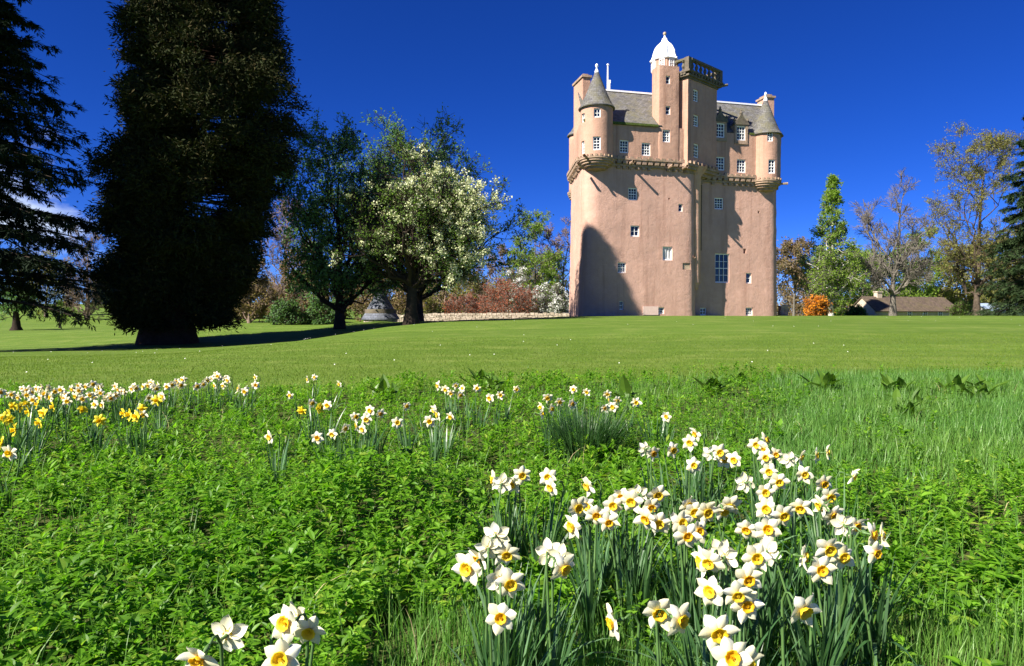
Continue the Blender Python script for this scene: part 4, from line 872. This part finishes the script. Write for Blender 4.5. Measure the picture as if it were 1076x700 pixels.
M_SHORT = leaf_mat("lawn_blades", [(.085, .15, .010), (.12, .19, .013), (.16, .225, .022)], .35, .5, .3)
G = MB(); x, y = scatter(110000, 7.6, 22, .85, 1.2); k = y > lawn_edge(x / y) - .25 + .1 * vnoise(x * 2, y); x, y = x[k], y[k]
sow(x, y, .030 + .10 * np.exp(-np.clip(y - lawn_edge(x / y) + .2, 0, 9) / .35) * rng.uniform(0, 1, len(x)), .006, .9); setp(G.build("lawn_grass", M_SHORT), "short mown grass of the lawn", "grass", kind="stuff")
G = MB(); n = 70; x, y = scatter(n, 9.5, 40, .8, .6); k = y > lawn_edge(x / y) + .3; x, y = x[k], y[k]; n = len(x)
M_DAISY = plain_mat("daisy_white", (.78, .78, .74), .6, .2, .05, 4, 0)
q = np.stack([x, y, terrain(x, y) + .05], 1); L = np.full(n, .028); leaf_quads(G, q, np.tile([1., 0, .1], (n, 1)), np.tile([0., -.5, 1], (n, 1)), L, L, 0); setp(G.build("daisies", M_DAISY), "scattered tiny white daisies on the lawn", "daisies", kind="stuff")
# ------------------------------------------------------------------ broad-leaved dock plants along the lawn edge and a dark grass tuft
M_DOCK = leaf_mat("dock_leaves", [(.055, .125, .012), (.08, .16, .016), (.11, .20, .02)], .3, .45, .4)
docks = [(776, 384, "docks with broad leaves at the lawn edge straight below the castle"), (748, 392, "small dock plant left of the broad leaved docks below the castle"), (868, 388, "dock plant with two upright leaves at the lawn edge"), (936, 391, "low dock plant at the lawn edge below the leafless ash"), (1004, 392, "dock plant at the lawn edge below the tall budding tree"), (1036, 390, "tallest broad dock plant near the right end of the lawn edge"), (966, 417, "dock plant with a large pale leaf standing in the grass"), (950, 427, "small dock beside the pale leaved dock in the grass"), (1034, 411, "spread dock plant in the grass by the right edge"), (512, 388, "tuft of dark leaves at the lawn edge below the red bush"), (655, 398, "leafy clump at the lawn edge below the castle's left corner"), (404, 396, "dark leafy clump at the lawn edge below the blossom tree")]
for i, (px, py, lab) in enumerate(docks):
    Y = .84 * FPX / (py + 12 - HORIZ) if py < 400 else .9 * FPX / (py + 4 - HORIZ); Y = min(Y, 10.6); X = (px - CX) / FPX * Y
    o = empty("dock_plant", (X, Y, gz(X, Y)), lab, "plant", "broad leaved plants along the lawn edge"); r = np.random.default_rng(300 + i); n = 14 + i % 5 * 3
    m = MB(); az = r.uniform(0, 6.28, n); el = r.uniform(.35, 1.35, n); rr = r.uniform(0, .16 + .1 * (i % 3 == 0), n); P = np.stack([rr * np.cos(az * 3), rr * np.sin(az * 3), .02 + 0 * az], 1)
    A = np.stack([np.cos(az) * np.cos(el), np.sin(az) * np.cos(el), np.sin(el)], 1); Nn = np.stack([-np.cos(az) * np.sin(el), -np.sin(az) * np.sin(el), np.cos(el)], 1); L = r.uniform(.13, .27, n) * (1.3 if py < 400 else 1)
    leaf_fine(m, P, A, Nn, L, L * .36, r.uniform(.1, .5, n)); m.build("leaves", M_DOCK, o)
def tuft(name, lab, cat, px, py, hgt, n, wd, rad, mat, seed, bend=.8):
    global rng
    keep = rng; rng = np.random.default_rng(seed); Y = EYE * FPX / (py - HORIZ); X = (px - CX) / FPX * Y; o = MB(); th = rng.uniform(0, 6.28, n); rr = rad * np.sqrt(rng.uniform(0, 1, n)) * .5
    P = np.stack([rr * np.cos(th), rr * np.sin(th), 0 * th], 1); D = np.stack([np.cos(th), np.sin(th)], 1); blades(o, P, D, hgt * rng.uniform(.6, 1.1, n), np.full(n, wd) * rng.uniform(.7, 1.2, n), bend * rng.uniform(.15, 1, n), 5)
    ob = o.build(name, mat); ob.location = (X, Y, gz(X, Y)); setp(ob, lab, cat); rng = keep
M_TUFT = leaf_mat("dark_tussock_blades", [(.022, .07, .018), (.034, .09, .022), (.046, .11, .028)], .3, .45, .4)
tuft("grass_tussock", "large tussock of fine dark grass behind the main daffodil clumps", "grass tussock", 617, 487, .40, 900, .006, .42, M_TUFT, 1, .9)
# ------------------------------------------------------------------ daffodils
M_PETAL = leaf_mat("white_petals", [(.70, .67, .44), (.76, .74, .54), (.80, .79, .66)], .25, .5, .3, tint=(1, 1, .95))
M_PETAL_Y = leaf_mat("yellow_petals", [(.84, .70, .03), (.86, .76, .07)], .25, .5, .3, tint=(1, .95, .6))
M_PETAL_C = leaf_mat("cream_petals", [(.82, .77, .50), (.82, .80, .64)], .25, .5, .3, tint=(1, .97, .8))
def cup_mat(name, c0, c1):
    mt = Mat(name, .5, .3); t = mt.n("TexCoord"); s = mt.n("SeparateXYZ"); mt.l(t.outputs['Object'], s.inputs[0])
    mr = mt.n("MapRange"); mr.inputs[1].default_value = 0; mr.inputs[2].default_value = .02; mt.l(s.outputs['Z'], mr.inputs[0]); mt.color(mt.ramp(mr.outputs[0], [(0, c0), (1, c1)])); mt.translucent(.4, (1.1, 1.1, .7)); return mt.m
M_CUP = cup_mat("orange_cup", (.78, .52, .012), (.86, .72, .06)); M_CUP_Y = cup_mat("yellow_cup", (.82, .58, .005), (.85, .66, .01)); M_CUP_O = cup_mat("deep_orange_cup", (.78, .44, .008), (.86, .64, .03))
M_STEM = plain_mat("daffodil_stem", (.075, .15, .04), .5, .4, .2, 20, 0)
M_STRAP = leaf_mat("daffodil_leaves", [(.032, .09, .026), (.048, .12, .036), (.07, .155, .05), (.12, .22, .10)], .25, .38, .55)
def petal_mesh(mat, seed, scale=1.0):
    r = np.random.default_rng(seed); m = MB()
    for k in range(6):
        az = k * math.pi / 3 + r.normal(0, .06); lay = k % 2; L = .039 * r.uniform(.92, 1.08) * scale; W = .0295 * r.uniform(.92, 1.08) * scale; refl = r.normal(-.05, .24); tw = r.normal(0, .15)
        u = np.array([math.cos(az), math.sin(az), 0]); v = np.array([-u[1], u[0], 0]); rows = []
        for t, wq in ((0, .28), (.2, .78), (.42, 1.0), (.64, .92), (.84, .58), (1, .05)):
            p = u * (.004 + L * t) + np.array([0, 0, -.0015 * lay + .002 - refl * L * t * t + .10 * L * math.sin(t * 3)])
            for s in (-1, -.5, 0, .5, 1):
                q = p + v * s * W * .5 * wq + np.array([0, 0, -(s * s) * .006 * wq * scale + s * tw * W * .5 * t + (.0022 if s == 0 else 0) * t]); rows.append(q)
        m.add(rows, [(i * 5 + j, i * 5 + j + 1, i * 5 + j + 6, i * 5 + j + 5) for i in range(5) for j in range(4)])
    o = m.build("petals", mat, smooth=True); me = o.data; bpy.data.objects.remove(o); return me
def cup_mesh(mat, seed, depth=.013, r0=.0095, r1=.0168):
    r = np.random.default_rng(seed); m = MB(); n = 20; rows = []; a = np.arange(n) * 2 * math.pi / n; fr = 1 + .10 * np.sin(a * 10 + .3) + r.normal(0, .03, n)
    for t, rad, f in ((0, r0, 0), (.35, r0 * 1.12, 0), (.7, r0 * 1.35, .2), (1, r1, 1), (1.02, r1 * .94, 1), (.7, r0 * 1.25, .2), (.3, r0 * .95, 0), (.25, r0 * .1, 0)):
        q = rad * (1 + (fr - 1) * f); rows.append(np.stack([q * np.cos(a), q * np.sin(a), np.full(n, t * depth) + .0015 * f * np.sin(a * 7)], 1))
    i = np.arange(n); j = (i + 1) % n; m.add(np.concatenate(rows), np.concatenate([np.stack([k * n + i, k * n + j, (k + 1) * n + j, (k + 1) * n + i], 1) for k in range(7)]))
    for k in range(5): aa = k * 1.257; m.tubes(np.array([[(.002 * math.cos(aa), .002 * math.sin(aa), .004), (.003 * math.cos(aa), .003 * math.sin(aa), depth * .85)]]), [[.0009, .0014]], 4)
    o = m.build("flower_cup", mat, smooth=True); me = o.data; bpy.data.objects.remove(o); return me
def back_mesh():
    m = MB(); m.lathe((0, 0, 0), [(.0045, .001), (.0035, -.006), (.003, -.014), (.0048, -.019), (.0048, -.025), (.0025, -.029)], 8); o = m.build("tube", M_STEM, smooth=True); me = o.data; bpy.data.objects.remove(o); return me
PET = {'w': [petal_mesh(M_PETAL, s) for s in range(10)], 'y': [petal_mesh(M_PETAL_Y, s + 20) for s in range(3)], 'c': [petal_mesh(M_PETAL_C, s + 30) for s in range(3)]}
CUP = {'w': [cup_mesh(M_CUP, 1), cup_mesh(M_CUP_O, 2, .012, .009, .016), cup_mesh(M_CUP, 3, .014, .0098, .0175)], 'y': [cup_mesh(M_CUP_Y, 4, .026, .009, .015)], 'c': [cup_mesh(M_CUP_Y, 5, .016)]}
ORD = ["first", "second", "third", "fourth", "fifth", "sixth", "seventh", "eighth", "ninth", "tenth", "eleventh", "twelfth", "thirteenth", "fourteenth", "fifteenth"]
drng = np.random.default_rng(77)
def daffodil(px, py, col, label, group, centre, zf, nleaf, face=None, droop=False, leafh=.36):
    global rng
    Y = (EYE - zf) * FPX / (py - HORIZ); hd = at(px, py, Y); hd[2] = max(hd[2], .1)
    cxy = centre; bxy = hd[:2] * .5 + np.array(cxy) * .5 + drng.normal(0, .02, 2); bz = gz(*bxy)
    r = empty("daffodil", (bxy[0], bxy[1], bz), label, "daffodil", group); loc = np.array(r.location)
    ang = drng.normal(-1.68, .62) if face is None else face; el = drng.normal(-.12, .2)
    fd = np.array([math.cos(ang) * math.cos(el), math.sin(ang) * math.cos(el), math.sin(el)]); h = hd - loc
    back = h - fd * .028; d0 = np.array([fd[0], fd[1], 0])
    neck = back - d0 * .022 + np.array([0, 0, .006]); nk2 = neck - d0 * .012 + np.array([0, 0, -.022])
    pts = [np.zeros(3), nk2 * .35 + drng.normal(0, .006, 3) * [1, 1, 0], nk2 * .7 + drng.normal(0, .006, 3) * [1, 1, 0], nk2, neck, back * .5 + neck * .5 + np.array([0, 0, .005]), back]
    m = MB(); m.tubes(np.array([pts]), [[.0042, .004, .0036, .0032, .0028, .0024, .0026]], 6); m.build("stem", M_STEM, r, smooth=True)
    q = Vector(fd).to_track_quat('Z', 'Y'); sc = float(drng.uniform(.76, .94) * (1 if zf > .35 else 1.14)); key = col if col != 'p' else ('c' if drng.random() < .75 else 'w')
    fl = link("flower", PET[key][drng.integers(len(PET[key]))], r); fl.rotation_mode = 'QUATERNION'; fl.rotation_quaternion = q @ Matrix.Rotation(drng.uniform(0, 6.28), 3, 'Z').to_quaternion(); fl.location = h; fl.scale = (sc,) * 3
    link("flower_cup", CUP[key][drng.integers(len(CUP[key]))], fl); link("flower_tube", BACK, fl)
    keep = rng; rng = drng; n = int(nleaf * 1.6); th = drng.uniform(0, 6.28, n); lb = MB(); P = np.stack([.012 * np.cos(th), .012 * np.sin(th), 0 * th], 1) * drng.uniform(.3, 2.2, (n, 1))
    out = unit(np.array([bxy[0] - cxy[0], bxy[1] - cxy[1]]) + 1e-6); D = unit(np.stack([np.cos(th), np.sin(th)], 1) * .9 + out * .6)
    blades(lb, P, D, np.full(n, leafh) * drng.uniform(.65, 1.08, n), np.full(n, .0135) * drng.uniform(.75, 1.2, n), np.where(drng.uniform(0, 1, n) < .16, drng.uniform(.9, 1.7, n), drng.uniform(.05, .5, n)), 7)
    lb.build("leaves", M_STRAP, r); rng = keep
BACK = back_mesh()
def clump(phrase, heads, zf=.40, nleaf=9, desc="orange cupped white daffodil", leafh=.36, spread_=.05, col='w', group=None):
    heads = sorted(heads, key=lambda q: q[0]); n = len(heads); Ys = [(EYE - zf) * FPX / (q[1] - HORIZ) for q in heads]
    cx_ = np.mean([(q[0] - CX) / FPX * y for q, y in zip(heads, Ys)]); cy_ = np.mean(Ys)
    for i, (q, y) in enumerate(zip(heads, Ys)):
        c = q[2] if len(q) > 2 else col; f = q[3] if len(q) > 3 else None
        if desc == 'pale daffodil' and len(q) < 3: c = 'p'
        x = (q[0] - CX) / FPX * y; cen = (cx_ * .5 + x * .5, cy_ * .5 + y * .5)
        dd = {'w': desc, 'y': "yellow daffodil", 'c': "cream daffodil", 'p': "pale daffodil"}[c]
        where = ("the only flower of " if n == 1 else ("leftmost in " if i == 0 else "rightmost in " if i == n - 1 else (ORD[i] + " from left in ")))
        daffodil(q[0], q[1], c, f"{dd}, {where}{phrase}", group or f"daffodils of {phrase}", cen, zf + drng.uniform(-.025, .025), nleaf, f, leafh=leafh if zf > .35 else leafh * .78)
def z7(l): return [(470 + q[0] / 2.196, 440 + q[1] / 2.196, *q[2:]) for q in l]
def zm(l): return [(270 + q[0] / 2.562, 380 + q[1] / 2.562, *q[2:]) for q in l]
def zl(l): return [(q[0] / 3.985, 380 + q[1] / 3.985, *q[2:]) for q in l]
W_ = 'w'; SD_R, SD_L = -.25, 3.3
clump("the small clump by the bottom edge", [(325, 663, W_, -1.5), (238, 668, W_, 1.3), (210, 692, W_, -1.8), (296, 692, W_, -1.6), (301, 655, W_, -2.0), (312, 650, W_, 1.0)], .41, 6, leafh=.27)
clump("the back left big clump", z7([(107, 140, W_, SD_L), (150, 150), (172, 130, W_, -1.4), (232, 135), (240, 158), (126, 150, W_, 1.5)]), .40, 13)
clump("the clump at front left", z7([(48, 345, W_, -2.1), (72, 325, W_, -2.4), (95, 300, W_, 1.6), (137, 312, W_, -1.5), (112, 270, W_, 1.4), (145, 380, W_, -1.4), (122, 372, W_, 1.6), (123, 458, W_, -1.6), (235, 310, W_, 1.4), (260, 325, W_, 1.2), (268, 345, W_, -.9)]), .40, 9)
clump("the central big clump", z7([(300, 205), (325, 155, W_, -2.6), (320, 200), (345, 222, W_, -1.7), (372, 238, W_, -1.5), (382, 200, W_, -1.7), (402, 180), (425, 190), (440, 175, W_, 1.6), (460, 230), (485, 175, W_, -1.5), (487, 240, W_, -1.6), (470, 205), (290, 248, W_, -2.6)]), .40, 10)
clump("the clump right of centre", z7([(570, 215, W_, -1.6), (555, 200), (598, 215), (638, 212, W_, -1.4), (652, 200), (553, 270, W_, -1.5), (540, 240), (580, 260), (525, 240, W_, 1.8)]), .40, 9)
clump("the clump just beyond the centre", z7([(455, 70, W_, 1.9), (475, 80), (520, 72), (560, 55), (573, 35), (568, 108, W_, -1.6), (605, 80, W_, 1.5), (628, 78, W_, -1.6), (640, 95), (662, 95)]), .40, 10)
clump("the farthest clump at right", z7([(712, 60), (735, 50), (733, 70), (733, 90), (758, 82), (790, 95, W_, 1.5), (815, 88, W_, -.6), (850, 85, W_, -.5), (875, 78, W_, -.3)]), .40, 9)
clump("the clump under the farthest right one", z7([(823, 128, W_, -1.5), (742, 122, W_, -1.9), (765, 145), (687, 148, W_, 1.6), (733, 170)]), .40, 10)
clump("the lone bent plant at right", z7([(935, 133, W_, -.3)]), .36, 5)
clump("the upper right clump", z7([(868, 150), (882, 180, W_, -1.4), (862, 200), (890, 222, W_, -1.3), (915, 245, W_, 1.4), (942, 248, W_, -1.1), (980, 268, W_, -.8), (1000, 270, W_, -.3), (988, 310, W_, -1.2)]), .40, 9)
clump("the right clump's middle", z7([(735, 208), (775, 222, W_, -1.5), (815, 205, W_, -2.0), (690, 255, W_, -2.0), (738, 255, W_, -1.7), (712, 320, W_, -1.6), (738, 308, W_, 1.2)]), .40, 10)
clump("the right clump's lower half", z7([(880, 300, W_, -1.5), (912, 318, W_, -1.5), (862, 348, W_, -1.6), (820, 318, W_, -.2), (820, 440, W_, -1.2)]), .40, 9)
clump("the tall clump at front right", z7([(605, 330, W_, -2.2), (630, 305, W_, 1.5), (640, 320, W_, 1.2), (590, 330, W_, SD_L), (608, 398, W_, -2.3), (693, 370, W_, -1.5), (670, 405, W_, -1.7), (690, 430, W_, -1.5), (625, 492, W_, -1.6), (655, 550, W_, -1.6), (688, 562, W_, -1.3)]), .41, 9)
clump("the pair below the central clump", z7([(488, 445, W_, -1.6), (537, 465, W_, -.9)]), .37, 3, leafh=.2)
clump("the low plant below the central clump", z7([(383, 470, W_, 3.4)]), .33, 3, leafh=.2)
# middle distance
clump("the small yellow and white group at mid left", zm([(122, 132, 'y'), (148, 112, 'c'), (168, 125, 'y'), (190, 118, 'c')]), .36, 9)
clump("the lone plant at mid left", zm([(35, 203)]), .36, 12)
clump("the mid left clump beside the tall weeds", zm([(163, 205), (203, 195), (237, 180), (265, 150, 'c'), (270, 172), (285, 182), (295, 155), (305, 132, 'c'), (333, 140)]), .36, 8)
clump("the mid clump below the red bush", zm([(403, 120, 'c'), (378, 165), (465, 160, 'c'), (478, 130, 'c'), (487, 142), (522, 148, 'c')]), .36, 8)
clump("the far row below the red bush", zm([(487, 65), (508, 75), (535, 65), (553, 72), (522, 85), (548, 90), (592, 72), (627, 98), (655, 90), (698, 75)]), .35, 6, "pale daffodil")
clump("the far clump below the castle's left corner", zm([(765, 122), (767, 140), (782, 97), (792, 128), (815, 108), (852, 75), (848, 115), (887, 82)]), .35, 8, "pale daffodil")
clump("the far clump behind the grass tussock", zm([(943, 88), (950, 103), (937, 125), (958, 122), (970, 105), (1020, 110)]), .35, 8, "pale daffodil")
clump("the lone plant behind the main clumps", [(700, 438)], .32, 7)
clump("the thin far group left of centre", zm([(90, 90), (137, 48), (155, 42), (222, 60)]), .33, 5, "pale daffodil")
# the left drift
clump("the yellow patch by the left edge", zl([(20, 235), (35, 242), (40, 220), (55, 185), (85, 190), (110, 178), (158, 178), (120, 210), (182, 215)]), .36, 8, col='y')
clump("the low plants by the left edge", zl([(8, 345), (42, 382, 'c'), (65, 285), (165, 255)]), .32, 6, col='y')
clump("the left drift's second yellow patch", zl([(225, 188), (348, 198), (398, 180, 'c'), (430, 182, 'c'), (418, 245)]), .34, 8, col='y')
clump("the yellow clump right of the left drift", zl([(518, 215), (545, 222), (572, 230), (600, 222, 'c'), (597, 195), (658, 162)]), .35, 11, col='y')
dr = sorted(zl([(5, 128), (30, 135), (50, 138), (75, 145), (97, 115), (115, 140), (130, 130), (140, 160), (155, 115), (178, 108), (185, 135), (205, 110), (200, 145), (215, 150), (232, 125), (255, 118), (260, 150), (283, 165), (305, 115), (330, 102), (318, 145), (348, 155), (360, 105), (378, 140), (390, 95), (415, 105), (422, 132), (448, 150), (465, 145), (485, 105), (487, 140), (505, 125), (522, 125), (560, 105), (553, 115), (600, 105), (622, 100), (632, 90), (640, 105), (662, 100), (680, 142), (700, 105), (728, 95), (740, 85), (757, 100), (768, 75), (620, 152), (640, 158), (683, 145), (825, 105), (850, 95), (870, 78), (888, 72), (912, 62), (920, 68), (945, 72), (935, 100), (900, 100), (955, 68), (1000, 115), (1028, 120), (1070, 65), (1070, 100), (170, 150), (120, 118), (335, 120), (275, 140), (402, 118), (655, 112)]))
dr = sorted(dr + [(q[0] + drng.normal(0, 2.2), q[1] + drng.normal(.8, 1.6)) for q in dr[::3]])
for k, nm in enumerate(("the left drift's far left end", "the left drift's first third", "the left drift below the redwood trunk", "the left drift below the bare trees", "the left drift's middle right", "the left drift's right end", "the left drift's last plants")):
    s = dr[k * 14:(k + 1) * 14]
    if s: clump(nm, s, .31, 5, "pale daffodil")
for i, (px, py, n, hh, lab) in enumerate([(133, 462, 40, .30, "flowerless daffodil leaf tuft right of the yellow patch"), (292, 494, 34, .28, "flowerless leaf tuft under the lone mid left daffodil"), (690, 478, 46, .32, "flowerless daffodil leaf tuft behind the main clumps"), (595, 446, 40, .28, "blue green daffodil leaf tuft left of the grass tussock"), (350, 488, 40, .26, "flowerless leaf tuft beside the mid left clump"), (445, 470, 34, .26, "flowerless leaf tuft under the mid clump below the red bush")]):
    tuft("daffodil_leaves", lab, "leaf tuft", px, py, hh, n, .010, .2, M_STRAP, 500 + i, .6)
